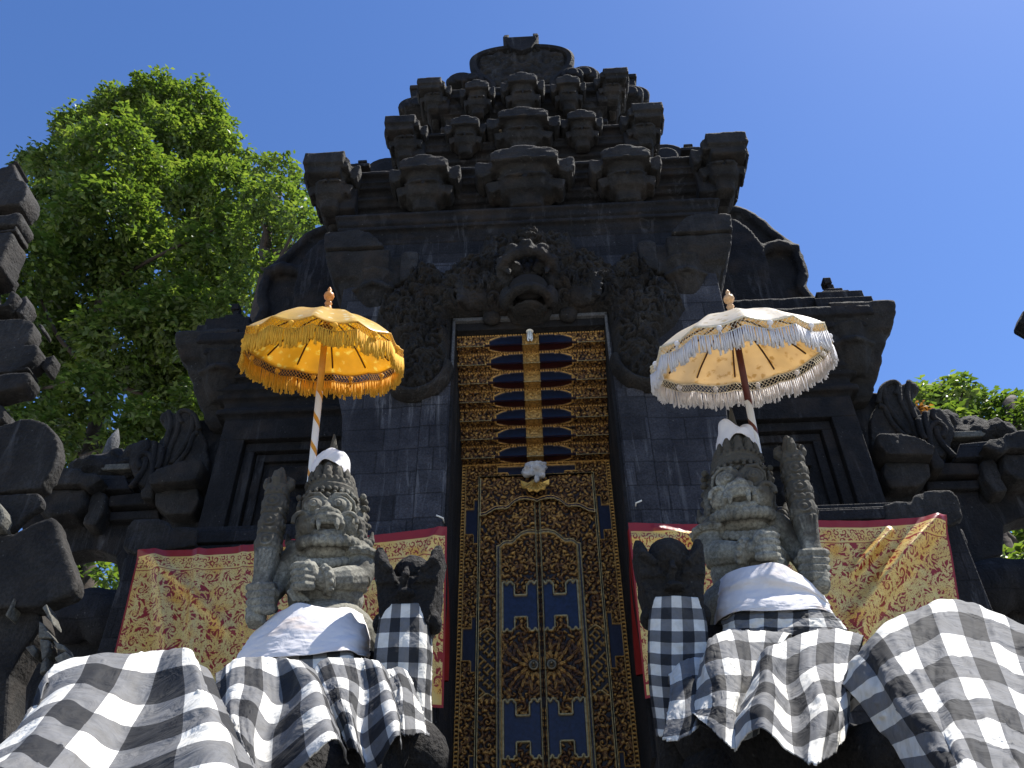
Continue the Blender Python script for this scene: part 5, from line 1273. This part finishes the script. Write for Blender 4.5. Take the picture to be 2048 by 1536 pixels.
def umbrella(label, C, n, R, Hd, colc, fr_m, net_m, pole_m, rib_m, fin_m, pom_m, seed, wrap_m, plen, nrib=12):
    t = thing('ceremonial_umbrella', label, 'umbrella', (0, 0, 0), 'ceremonial umbrellas above the guardians')
    n = Vector(n).normalized(); t.rotation_mode = 'QUATERNION'; t.rotation_quaternion = n.to_track_quat('Z', 'Y'); t.location = Vector(C)
    rr = random.Random(seed)
    # dome with gores that dip between the ribs
    nr, na = 26, nrib*10; P = np.zeros((nr, na, 3))
    for i in range(nr):
        q = i/(nr-1); r = R*q**.92
        for j in range(na):
            a = 2*math.pi*j/na; k = abs(math.sin(a*nrib/2)); sag = 1-.045*k*q**1.5
            wob = .012*math.sin(3*a+seed)*q
            P[i, j] = (r*sag*math.cos(a), r*sag*math.sin(a), Hd*(1-q**1.75)+wob-.03*k*q+.01*math.sin(a*5+i*.7+seed)*q*(1-q))
    o = link('canopy', grid_mesh('canopy', P, colc, True, wrap=True), t); so_ = o.modifiers.new('solid', 'SOLIDIFY'); so_.thickness = .004
    rim = P[-1]
    b = MB(); b.lathe([(.10, Hd-.02), (.105, Hd+.005), (.06, Hd+.03), (.035, Hd+.05)], n=16); b.build('cap', colc, t, True)
    b = MB(); b.lathe([(.03, Hd+.03), (.036, Hd+.05), (.03, Hd+.065), (.024, Hd+.075), (.033, Hd+.095), (.026, Hd+.11), (.018, Hd+.12), (.036, Hd+.138), (.045, Hd+.165), (.036, Hd+.192), (.016, Hd+.205), (.019, Hd+.225), (.01, Hd+.24), (.004, Hd+.25)], n=18); b.build('finial', fin_m, t, True)
    for k in range(nrib):
        a = 2*math.pi*k/nrib; b = MB(); j = k*10
        b.tube([P[i, j]*np.array([.995, .995, 1])-np.array([0, 0, .012]) for i in range(2, nr, 3)], [.0075]*8, 5); b.build('rib', rib_m, t, True)
    # hub and stretchers
    b = MB(); b.lathe([(.05, Hd-.17), (.06, Hd-.16), (.06, Hd-.12), (.035, Hd-.11)], n=14); b.build('hub', rib_m, t, True)
    # edge braid, net and tassel fringe
    def E(j, drop, out=1.01):
        p = rim[int(j) % na]*(1-(j % 1))+rim[(int(j)+1) % na]*(j % 1); return np.array([p[0]*out, p[1]*out, p[2]-drop])
    b = MB(); b.tube([E(j, .0, 1.005) for j in list(range(na))+[0]], .007, 5, False); b.build('edge_braid', net_m, t, True)
    b = MB(); nn = 132
    for k in range(nn):
        j = k*na/nn; w_ = na/nn
        for sg in (-1, 1):
            b.tube([E(j % na, .0), E((j+sg*w_) % na, .035, 1.015), E((j) % na, .07, 1.015)] if sg > 0 else [E(j % na, 0), E((j-w_) % na, .035, 1.018), E(j % na, .07, 1.018)], .0024, 3, False)
    b.tube([E(j, .07, 1.016) for j in list(range(na))+[0]], .004, 4, False)
    b.build('net_band', net_m, t)
    b = MB(); ns = 260
    for k in range(ns):
        j = (k+rr.uniform(-.25, .25))*na/ns % na; ln = rr.uniform(.115, .16); sw = rr.uniform(-.012, .012)
        p0, p1, p2 = E(j, .068, 1.016), E(j, .068+ln*.55, 1.02+rr.uniform(-.006, .01)), E((j+sw*20) % na, .068+ln, 1.018+rr.uniform(-.015, .02))
        # the strands hang by gravity, so they lean against the tilted rim
        b.tube([p0, p1, p2], [.0055, .0085, .0095], 4)
        for q in range(2): b.tube([p1, p2+np.array([rr.uniform(-.014, .014), rr.uniform(-.014, .014), rr.uniform(-.012, .01)])], [.005, .004], 3)
    b.build('fringe', fr_m, t, True)
    for k in range(nrib):
        j = k*10+5; c = E(j, .025, 1.03); b = MB(); b.ell(c, (.022, .022, .022), 10, 7)
        for q in range(4): b.tube([c, c+np.array([rr.uniform(-.02, .02), rr.uniform(-.02, .02), -.055])], [.006, .004], 4)
        b.build('pompom', pom_m, t, True)
    b = MB(); b.tube([(0, 0, Hd-.01), (0, 0, -plen*.5)], [.026, .027], 14); b.build('pole', pole_m, t, True)
    b = MB(); b.tube([(0, 0, -plen*.5), (0, 0, -2.6)], [.0275, .03], 14); o = b.build('wrapped_pole', wrap_m, t, True)
    return t
def wrapped(name, c1, c2):
    m, N, b = mat(name); tc = nd(N, 'ShaderNodeTexCoord'); sx = nd(N, 'ShaderNodeSeparateXYZ'); L(N, tc, 'Object', sx, 0)
    at_ = nd(N, 'ShaderNodeMath', operation='ARCTAN2'); L(N, sx, 1, at_, 0); L(N, sx, 0, at_, 1)
    m1 = nd(N, 'ShaderNodeMath', operation='MULTIPLY_ADD'); L(N, at_, 0, m1, 0); m1.inputs[1].default_value = .159; 
    m0 = nd(N, 'ShaderNodeMath', operation='MULTIPLY'); L(N, sx, 2, m0, 0); m0.inputs[1].default_value = 4.2; L(N, m0, 0, m1, 2)
    f = nd(N, 'ShaderNodeMath', operation='FRACT'); L(N, m1, 0, f, 0); r = ramp(N, f, 0, [(0, c1), (.22, c2)]); r.color_ramp.interpolation = 'CONSTANT'
    L(N, r, 0, b, 'Base Color'); b.inputs['Roughness'].default_value = .5; return m
def axis_for(px, py, Y, du, dv, s):
    c = at(px, py, Y); v = c-np.array([CX, 0, CZ]); v /= np.linalg.norm(v)
    wv = du*_r2+dv*_u2; wv -= v*(wv@v); wv /= np.linalg.norm(wv)
    return c, s*v+math.sqrt(1-s*s)*wv
yel = brocade('golden_yellow_brocade', (.87, .60, .10), (.95, .84, .5), .5, (.95, .92, .42))
whi = brocade('cream_gold_brocade', (.86, .81, .66), (.66, .54, .26), .40, (.92, .72, .36))
yfr = plain('yellow_fringe', (.82, .46, .05), .8, noise=.15, trans=.3, bump=0); wfr = plain('white_fringe', (.82, .80, .80), .8, noise=.06, trans=.3, bump=0)
ynet = plain('ochre_cord', (.55, .27, .03), .8, bump=0); wnet = plain('pale_cord', (.66, .58, .42), .8, bump=0)
ypole = plain('orange_painted_pole', (.66, .27, .02), .35, bump=.05, noise=.12); rpole = plain('dark_red_pole', (.085, .02, .015), .4, bump=.05, noise=.2)
brib = plain('dark_bamboo_rib', (.10, .035, .012), .6, bump=0); drib = plain('brown_rib', (.06, .018, .012), .6, bump=0)
fino = plain('turned_wood_orange', (.48, .20, .05), .45, noise=.3, scale=40); fint = plain('turned_wood_tan', (.55, .33, .16), .5, noise=.3, scale=40)
Cl, nl = axis_for(648, 694, 5.2, 10, 100, .37); Cr, nr_ = axis_for(1478, 705, 5.2, -19, 100, .36)
umbrella('golden yellow fringed ceremonial umbrella above the left guardian statue', Cl, nl, .645, .30, yel, yfr, ynet, ypole, brib, fino, yfr, 3, wrapped('white_orange_wrap', (.62, .27, .03), (.72, .71, .68)), .78)
umbrella('cream white fringed ceremonial umbrella on a dark red pole, right side', Cr, nr_, .70, .31, whi, wfr, wnet, rpole, drib, fint, wfr, 8, wrapped('white_brown_wrap', (.12, .03, .02), (.74, .73, .7)), .82)
# ---------------------------------------------------------------- wing walls beside the gate
def G2(X, Y): return at(1640+X*.3386, 700+Y*.3386, 9.8)[[0, 2]]
def wing(s, label):
    t = thing('wing_wall', label, 'wing wall', (s*6, 10, 0), 'wing walls beside the gate'); off = -Vector((s*6, 10, 0))
    def poly(pts, dx=0): 
        q = [tuple(G2(*p)) for p in pts]; q = [(x+dx, z) for x, z in q]; return [(s*x, z) for x, z in (q if s > 0 else q[::-1])]
    def part(name, pts, y0, y1, m='stone', bev=.025):
        b = MB(); b.prism(poly(pts, -.36 if s < 0 and name in ('wall_body', 'wall_arch', 'wall_foot', 'wall_buttress') else 0)[::-1], y0, y1); o = b.build(name, M[m], t, bev=bev); o.location = off; return o
    def rough(name, pts, y0, y1, m='bracket'):
        b = MB(); b.prism(poly(pts)[::-1], y0, y1); o = join_voxel(b, name, M[m], .03, t, 2, .022, .17, 7); o.location = off; return o
    # wall with an opening, in pieces that butt together
    part('wall_body', [(200, 640), (930, 690), (945, 760), (960, 860), (1060, 960), (1108, 1010), (1100, 1180), (985, 1215), (960, 1320), (900, 1900), (150, 1900)], 9.9, 10.25)
    part('wall_arch', [(948, 700), (1700, 640), (1700, 1000), (1300, 940), (1205, 955), (1110, 1000), (1062, 958), (962, 858)], 9.95, 10.3)
    part('wall_foot', [(970, 1330), (1700, 1310), (1800, 2000), (905, 2000)], 9.8, 10.3)
    part('wall_buttress', [(1420, 1000), (1700, 1000), (1700, 1320), (1380, 1320)], 10.0, 10.3)
    # bracket cap beside the bay
    rough('cap_block', [(290, 600), (310, 580), (420, 578), (520, 600), (580, 622), (600, 640), (635, 655), (625, 710), (350, 705), (300, 640)], 9.45, 10.4)
    rough('cap_bowl', [(360, 706), (625, 711), (630, 790), (560, 850), (400, 860), (350, 780)], 9.62, 10.4)
    rough('cap_ear', [(600, 620), (640, 605), (670, 630), (680, 670), (712, 700), (710, 745), (640, 750), (632, 712)], 9.62, 10.3)
    part('ledge', [(640, 672), (925, 680), (940, 745), (650, 748)], 9.75, 10.6); part('ledge', [(632, 770), (940, 760), (950, 812), (636, 820)], 9.82, 10.6)
    # big curled wing with feather ridges
    rough('curled_wing', [(300, 600), (290, 420), (330, 320), (370, 225), (425, 198), (470, 216), (515, 194), (562, 205), (582, 240), (548, 262), (545, 310), (600, 388), (560, 425), (600, 500), (625, 610), (520, 620)], 9.75, 10.3, 'carved')
    b = MB()
    for pts in ([(335, 330), (360, 240), (420, 203), (460, 225), (440, 280)], [(340, 345), (375, 360), (420, 450), (520, 550)], [(370, 240), (385, 330), (440, 420), (525, 520)], [(440, 515), (480, 560), (530, 600)], [(460, 230), (470, 320), (520, 420), (580, 560)], [(520, 200), (510, 280), (545, 380), (560, 420)]):
        q = spline([tuple(G2(*p)) for p in pts], 5); b.tube([(s*x, 9.745, z) for x, z in q], [.04]*len(q), 7)
    o = b.build('feather_ridge', M['carved'], t, True); o.location = off
    # second shell with curls
    rough('shell', [(545, 430), (600, 395), (690, 375), (750, 420), (775, 520), (740, 640), (690, 670), (625, 612), (590, 520)], 9.65, 10.2, 'carved')
    b = MB()
    for pts in ([(640, 640), (625, 520), (665, 470), (715, 500), (700, 560)], [(660, 500), (690, 580), (770, 670)], [(560, 450), (575, 520), (600, 570)], [(600, 410), (610, 480), (625, 540)], [(650, 395), (650, 440), (690, 470)]):
        q = spline([tuple(G2(*p)) for p in pts], 5); b.tube([(s*x, 9.645, z) for x, z in q], [.042]*len(q), 7)
    o = b.build('curl', M['stone'], t, True); o.location = off
    # small stepped roof and mossy pinnacle behind
    for pts, y0, m in (([(800, 422), (845, 418), (848, 445), (795, 450)], 9.95, 'greystone'), ([(790, 462), (905, 456), (910, 478), (785, 490)], 9.85, 'greystone'), ([(785, 492), (970, 486), (975, 505), (955, 522), (782, 528)], 9.75, 'greystone'), ([(790, 530), (935, 524), (900, 600), (770, 610)], 9.9, 'stone'), ([(812, 578), (1040, 556), (1045, 585), (1015, 650), (785, 662)], 9.7, 'block')):
        part('roof_slab', pts, y0, 10.5, m, .015)
    b = MB(); rr = random.Random(8)
    for k in range(60):
        x = rr.uniform(730, 1180); top = 300+abs(x-860)*.62; y = rr.uniform(top, 520+max(0, x-1000)*.2)
        q = G2(x, min(y, 560)); r = rr.uniform(.08, .2); b.ell((s*q[0], 10.0+rr.uniform(-.1, .25), q[1]), (r, r, r), 9, 7)
    o = join_voxel(b, 'mossy_pinnacle', M['nagastone'], .045, t, 0, .06, .12, 6); o.location = off
    # large bracket at the outer end
    rough('end_cap', [(915, 640), (960, 600), (1030, 590), (1060, 562), (1200, 545), (1420, 540), (1440, 640), (1210, 655), (1060, 660), (1020, 690)], 9.5, 10.6)
    rough('end_bowl', [(1040, 662), (1400, 650), (1390, 740), (1280, 810), (1130, 815), (1050, 760)], 9.6, 10.6)
    rough('end_ear', [(930, 690), (1000, 660), (1035, 700), (1060, 790), (1100, 860), (1020, 870), (950, 790)], 9.68, 10.5)
    # rounded stones at the bottom of the opening
    b = MB(); 
    for (X, Y, rx, rz_) in ((1060, 1400, .45, .3), (1180, 1420, .4, .32), (960, 1440, .35, .35)):
        q = G2(X, Y); b.ell((s*q[0], 9.7, q[1]), (rx, .3, rz_), 12, 8)
    o = join_voxel(b, 'foot_scroll', M['block'], .04, t, 1, .03, .2, 2); o.location = off
wing(1, 'dark carved wing wall with curled feathers right of the gate')
wing(-1, 'dark carved wing wall in deep shade left of the gate')
# pale pointed stone on top of the left wing
p = at(231, 872, 10.2); b = MB(); b.lathe([(.1, -.6), (.09, -.1), (.075, -.05), (.06, 0), (.015, .12), (.004, .14)], (0, 0, 0), n=12)
o = b.build('pointed_stone', M['edge'], None, True); o.location = tuple(p); tag(o, 'small pale pointed stone on top of the left wing wall', 'finial')
# dark corner of a building at the right edge
c0 = at(2040, 640, 7.0); b = MB()
b.prism([(c0[0], c0[2]), (c0[0]+.16, c0[2]-.2), (c0[0]+1.6, c0[2]-.25), (c0[0]+1.6, c0[2]+.4), (c0[0]+.1, c0[2]+.16)], 7.0, 7.22); b.box(c0[0]+.9, c0[0]+1.9, 7.03, 7.6, 0, c0[2]+.2)
for dz_, dx_, th_ in ((-.95, .3, .28), (-1.9, .42, .3), (-2.9, .5, .34)): b.prism([(c0[0]+dx_, c0[2]+dz_), (c0[0]+dx_+.12, c0[2]+dz_-th_*.6), (c0[0]+1.9, c0[2]+dz_-th_*.6), (c0[0]+1.9, c0[2]+dz_+th_*.6), (c0[0]+dx_+.08, c0[2]+dz_+th_*.4)], 7.0, 7.22)
tag(b.build('side_tower', M['stone'], bev=.03), 'dark stone corner of a side tower just showing at the right edge', 'side tower')

# ---------------------------------------------------------------- half of a split gate at the left edge
t = thing('split_gate', 'tall dark half of a split gate with rounded ledges at the left edge', 'split gate', (-5.5, 5.5, 0)); off = -Vector((-5.5, 5.5, 0))
def G5(X, Y, d=5.5): return at(X*.3647, 300+Y*.3647, d)[[0, 2]]
def G6(X, Y, d=5.5): return at(X*.3254, 840+Y*.3254, d)[[0, 2]]
def cpart(name, F, pts, y0, th, m='candi', bev=.02):
    if name in ROUND: pts = pts[:1]+spline(pts[1:-1], 4)+pts[-1:]
    q = [tuple(F(*p, y0)) for p in pts]; b = MB(); ar = sum(q[i][0]*q[(i+1) % len(q)][1]-q[(i+1) % len(q)][0]*q[i][1] for i in range(len(q)))
    b.prism(q[::-1] if ar > 0 else q, y0, y0+th); o = join_voxel(b, name, M[m], .02, t, 1, .008, .11, len(pts)) if name in ROUND or name == 'block' else b.build(name, M[m], t, bev=bev); o.location = off; return o
X0 = -320; ROUND = ('round_ledge', 'big_disc', 'small_disc', 'lower_mass')
M['candi'] = stone('worn_split_gate_stone', dark=(.005, .005, .0055), light=(.034, .032, .03), streak=.3, warm=.3)
cpart('top_steps', G5, [(X0, 170), (108, 165), (75, 75), (100, 60), (75, 52), (70, 68), (45, 70), (40, 88), (10, 92), (-20, 110), (X0, 140)], 5.5, .28)
cpart('round_ledge', G5, [(X0, 166), (60, 160), (122, 164), (148, 190), (150, 225), (130, 265), (100, 298), (X0, 330)], 5.5, .30)
cpart('round_ledge', G5, [(X0, 400), (40, 352), (98, 338), (118, 358), (108, 385), (85, 406), (X0, 440)], 5.45, .28)
cpart('ledge', G5, [(X0, 470), (72, 432), (84, 412), (92, 420), (86, 440), (X0, 480)], 5.45, .26)
cpart('block', G5, [(X0, 485), (62, 444), (70, 470), (30, 560), (0, 640), (X0, 650)], 5.45, .30)
cpart('block', G5, [(X0, 660), (30, 655), (60, 660), (30, 705), (X0, 760)], 5.6, .2)
cpart('block', G5, [(X0, 860), (18, 842), (60, 768), (98, 785), (75, 820), (40, 855), (X0, 900)], 5.5, .2)
cpart('block', G5, [(60, 880), (110, 815), (145, 795), (150, 830), (112, 900)], 5.6, .2)
cpart('round_ledge', G5, [(X0, 935), (120, 921), (165, 930), (186, 955), (182, 1000), (160, 1045), (110, 1090), (X0, 1130)], 5.5, .16)
cpart('round_ledge', G5, [(X0, 1140), (120, 1070), (190, 1062), (212, 1085), (205, 1120), (165, 1165), (60, 1220), (X0, 1230)], 5.5, .2)
cpart('block', G5, [(205, 955), (225, 950), (235, 975), (225, 990)], 5.7, .2); cpart('block', G5, [(220, 1180), (255, 1130), (300, 1120), (290, 1160), (250, 1215)], 5.6, .15)
cpart('ledge', G5, [(X0, 1240), (110, 1190), (155, 1185), (160, 1200), (X0, 1260)], 5.5, .2)
cpart('round_ledge', G5, [(X0, 1270), (70, 1218), (145, 1215), (165, 1230), (160, 1262), (115, 1300), (X0, 1390)], 5.45, .2)
cpart('block', G5, [(X0, 1410), (15, 1400), (30, 1430), (15, 1480), (X0, 1500)], 5.5, .25)
cpart('big_disc', G6, [(X0, 60), (60, 20), (140, -6), (230, -2), (300, 35), (345, 90), (362, 160), (352, 240), (310, 330), (245, 420), (X0, 480)], 5.5, .14, 'candi', .03)
cpart('small_disc', G6, [(X0, 460), (160, 452), (230, 446), (258, 468), (266, 500), (252, 535), (150, 600), (60, 690), (X0, 700)], 5.48, .07)
cpart('wedge', G6, [(X0, 480), (-20, 490), (20, 540), (30, 590), (0, 650), (X0, 700)], 5.36, .2, 'greystone')  # lit piece: its sunlight is put into a paler stone than its neighbours
cpart('lower_mass', G6, [(X0, 700), (80, 700), (160, 655), (240, 620), (330, 600), (365, 680), (400, 790), (445, 910), (462, 980), (430, 1060), (300, 1112), (230, 1148), (X0, 1160)], 5.45, .16)
cpart('shaft', G6, [(X0, 1150), (225, 1150), (250, 1240), (200, 1330), (130, 1420), (60, 1560), (0, 2600), (X0-200, 2600)], 5.55, .25)
cpart('shaft', G5, [(X0-100, 100), (-60, 100), (-60, 1540), (X0-100, 1540)], 5.56, .25)
cpart('shaft', G6, [(X0-100, 0), (-10, 0), (-10, 1200), (X0-100, 1200)], 5.56, .25)
for pts in ([(258, 1152), (285, 1130), (325, 1240), (322, 1258)], [(238, 1232), (262, 1250), (320, 1340), (232, 1340)], [(240, 1345), (300, 1350), (298, 1420), (255, 1480)], [(150, 1395), (205, 1378), (222, 1415), (200, 1455)], [(320, 1352), (395, 1385), (408, 1420), (350, 1410)], [(330, 1460), (400, 1418), (455, 1465), (360, 1500)], [(30, 1200), (84, 1092), (94, 1096), (42, 1206)], [(250, 1490), (285, 1450), (280, 1540), (240, 1560)]):
    cpart('sunlit_facet', G6, pts, 5.42, .14, 'greystone', .01)  # lit facets: sunlight painted in by using the paler stone
# ---------------------------------------------------------------- trees
def leafmat(name, c, yel):
    m, N, b = mat(name); a = nd(N, 'ShaderNodeAttribute', attribute_name='tone')
    r = ramp(N, a, 'Fac', [(0, tuple(x*.55 for x in c)), (.5, c), (1, yel)]); L(N, r, 0, b, 'Base Color')
    b.inputs['Roughness'].default_value = .42; b.inputs['Specular IOR Level'].default_value = .45
    t2 = mixc(N, 1.0, (r, 0), (1.55, 1.6, .6), 'MULTIPLY')
    o = N.nodes['Material Output']; t = nd(N, 'ShaderNodeBsdfTranslucent'); L(N, t2, 2, t, 0); mx = nd(N, 'ShaderNodeMixShader'); mx.inputs[0].default_value = .45
    L(N, b, 0, mx, 1); L(N, t, 0, mx, 2); L(N, mx, 0, o, 0); return m
M['leafA'] = leafmat('bright_green_leaves', (.082, .135, .032), (.145, .19, .045)); M['leafB'] = leafmat('green_leaves', (.07, .12, .024), (.13, .18, .033)); M['leafO'] = leafmat('orange_leaves', (.16, .06, .02), (.22, .11, .03))
M['bark'] = plain('grey_brown_bark', (.045, .035, .028), .9, noise=.4, scale=9, bump=.6, dist=.03)
def leaves(name, clumps, per, size, material, seed, parent, off):
    """clumps: (centre, radius); leaves in small sprays of five round twig ends"""
    rs = np.random.RandomState(seed); V = []; T = []
    for c, r in clumps:
        n = max(12, int(per*r*r)); d = rs.normal(size=(n, 3)); d /= np.linalg.norm(d, axis=1, keepdims=True)
        rad_ = r*rs.uniform(.25, 1.0, n)**.45*(1+.22*np.sin(d[:, 0]*5+c[0])*np.sin(d[:, 2]*6+c[2])); ce = np.array(c)+d*rad_[:, None]*np.array([1, 1, .85])
        tone0 = rs.uniform(0, 1, n)
        for k in range(6):
            az = rs.uniform(0, 6.28, n); dr = np.stack([np.cos(az), np.sin(az), rs.uniform(-.75, .25, n)], 1)+d*.5; dr /= np.linalg.norm(dr, axis=1, keepdims=True)
            up = rs.normal(size=(n, 3))*.45+np.array([0, 0, 1.]); sd = np.cross(dr, up); sd /= np.linalg.norm(sd, axis=1, keepdims=True)+1e-9
            nm = np.cross(sd, dr); ln = size*rs.uniform(.7, 1.25, n)[:, None]; wd = ln*rs.uniform(.2, .3, n)[:, None]
            b0 = ce+rs.normal(size=(n, 3))*size*.35
            V.append(np.stack([b0, b0+dr*ln*.45+sd*wd+nm*ln*.06, b0+dr*ln-nm*ln*.12, b0+dr*ln*.45-sd*wd+nm*ln*.06], 1)); T.append(np.clip(tone0+rs.normal(size=n)*.2, 0, 1))
    V = np.concatenate(V).reshape(-1, 3); T = np.repeat(np.concatenate(T), 4); nq = len(V)//4
    me = bpy.data.meshes.new(name); me.vertices.add(len(V)); me.vertices.foreach_set('co', V.reshape(-1).astype(np.float32))
    me.loops.add(len(V)); me.loops.foreach_set('vertex_index', np.arange(len(V), dtype=np.int32)); me.polygons.add(nq); me.polygons.foreach_set('loop_start', np.arange(0, len(V), 4, dtype=np.int32))
    me.update(calc_edges=True); a = me.attributes.new('tone', 'FLOAT', 'POINT'); a.data.foreach_set('value', T.astype(np.float32)); me.materials.append(material)
    o = link(name, me, parent); o.location = off; return o
def tree(name, label, base, px_clumps, Y, per, size, material, seed, limbs, group=None, extra=None):
    t = thing(name, label, 'tree', tuple(base), group); off = -Vector(base); rs = random.Random(seed); cl = []
    for (px, py, r) in px_clumps:
        y = Y+rs.uniform(-1.6, 1.6); c = at(px, py, y); zc = np.dot(c-np.array([CX, 0, CZ]), _f); cl.append((c, r*zc/FPX))
    leaves('crown', cl, per, size, material, seed, t, off)
    b = MB(); tr = [np.array(p, float) for p in limbs]
    b.tube(spline([tuple(p) for p in tr], 4), list(np.linspace(.32, .08, len(spline([tuple(p) for p in tr], 4)))), 9)
    for c, r in cl[::2]:
        j = min(range(1, len(tr)), key=lambda k: np.linalg.norm(tr[k]-c)+max(0, tr[k][2]-c[2])*2); p = tr[j]; mid = (p+c)/2+np.array([rs.uniform(-.4, .4), rs.uniform(-.4, .4), -.5])
        q = spline([tuple(p), tuple(mid), tuple(c)], 4); b.tube(q, list(np.linspace(.09, .02, len(q))), 6)
    o = b.build('trunk', M['bark'], t, True); o.location = off
    return t
big = [(310, 205, 62), (245, 235, 62), (385, 235, 72), (165, 265, 55), (330, 300, 95), (430, 300, 62), (235, 340, 105), (110, 330, 48), (60, 330, 30), (440, 395, 85), (345, 430, 110), (205, 450, 110), (100, 430, 75), (430, 520, 85), (300, 560, 100), (170, 570, 100), (60, 540, 80), (500, 300, 0), (360, 640, 90), (240, 680, 95), (110, 690, 85), (320, 750, 75), (180, 790, 60), (60, 780, 70), (290, 830, 45), (400, 590, 60), (30, 640, 60), (470, 440, 40), (20, 450, 50), (250, 880, 46), (110, 870, 50), (340, 800, 75), (390, 720, 80), (330, 880, 40), (160, 900, 60), (60, 860, 60), (210, 930, 50), (400, 800, 50), (150, 690, 70), (440, 690, 60)]
big = [c for c in big if c[2] > 0]
bb = at(185, 900, 17); base = (bb[0], 17, 0)
limbs = [(bb[0]+.3, 17, 0), (bb[0]+.1, 17, 5), tuple(bb), tuple(at(190, 740, 17)), tuple(at(210, 570, 17)), tuple(at(270, 430, 17)), tuple(at(310, 300, 17))]
tree('broadleaf_tree', 'large bright green broadleaf tree rising behind the wall on the left', base, big, 17, 400, .2, M['leafA'], 5, limbs)
mid = [(560, 345, 42), (520, 330, 25), (600, 370, 25), (560, 410, 60), (600, 440, 40), (520, 470, 62), (590, 480, 45), (500, 560, 60), (560, 540, 40), (480, 620, 50), (510, 400, 35), (430, 630, 40)]
m0 = at(520, 640, 14); tree('broadleaf_tree', 'darker green tree between the tall left tree and the gate roof', (m0[0], 14, 0), mid, 14.5, 300, .16, M['leafA'], 6, [(m0[0], 14, 0), tuple(m0), tuple(at(530, 500, 14.5)), tuple(at(550, 400, 14.5))])
rt = [(1895, 795, 36), (1860, 790, 26), (1925, 775, 28), (1960, 800, 28), (1895, 850, 42), (1850, 830, 30), (1960, 850, 40), (1835, 790, 18), (1900, 762, 14)]
r0 = at(1900, 860, 17); tree('garden_tree', 'light green tree showing above the right wing wall', (r0[0], 17, 0), rt, 17, 340, .2, M['leafA'], 9, [(r0[0], 17, 0), tuple(r0), tuple(at(1900, 800, 17))])
r2 = [(2010, 815, 30), (2045, 840, 46), (2000, 860, 36), (2080, 830, 50), (2030, 795, 16), (2060, 890, 40)]
r0 = at(2050, 880, 17); tree('garden_tree', 'dark green tree at the right edge above the wing wall', (r0[0], 17, 0), r2, 17.5, 340, .2, M['leafB'], 10, [(r0[0], 17, 0), tuple(r0), tuple(at(2050, 830, 17.5))])
r0 = at(1842, 822, 14); t = thing('red_shrub', 'small orange leaved shrub peeping over the right wing wall', 'shrub', (r0[0], 14, 0)); leaves('foliage', [(at(1842, 820, 14), .12), (at(1850, 826, 14), .12)], 900, .12, M['leafO'], 3, t, -Vector((r0[0], 14, 0)))
b = MB(); b.tube([(0, 0, 0), (0, 0, r0[2])], [.05, .02], 6); b.build('stem', M['bark'], t)
lo = [(2010, 1075, 26), (2040, 1060, 30), (2030, 1110, 40), (1995, 1120, 24), (2060, 1130, 40), (2075, 1060, 40)]
r0 = at(2030, 1120, 13); tree('garden_tree', 'sunlit leafy tree seen through the opening under the right wing wall', (r0[0], 13, 0), lo, 13.5, 320, .2, M['leafA'], 12, [(r0[0], 13, 0), tuple(at(2030, 1160, 13)), tuple(at(2030, 1090, 13))])
ll = [(140, 1130, 22), (160, 1160, 26), (190, 1175, 26), (130, 1190, 26), (110, 1215, 30), (180, 1200, 18), (0, 1210, 20), (110, 1270, 24), (60, 1180, 24), (215, 1140, 34), (240, 1170, 34), (200, 1105, 26), (225, 1200, 30)]
r0 = at(150, 1180, 13); tree('garden_tree', 'leafy tree seen through the gap under the left wing wall', (r0[0], 13, 0), ll, 13.5, 230, .17, M['leafB'], 13, [(r0[0], 13, 0), tuple(at(160, 1220, 13)), tuple(at(150, 1150, 13))])
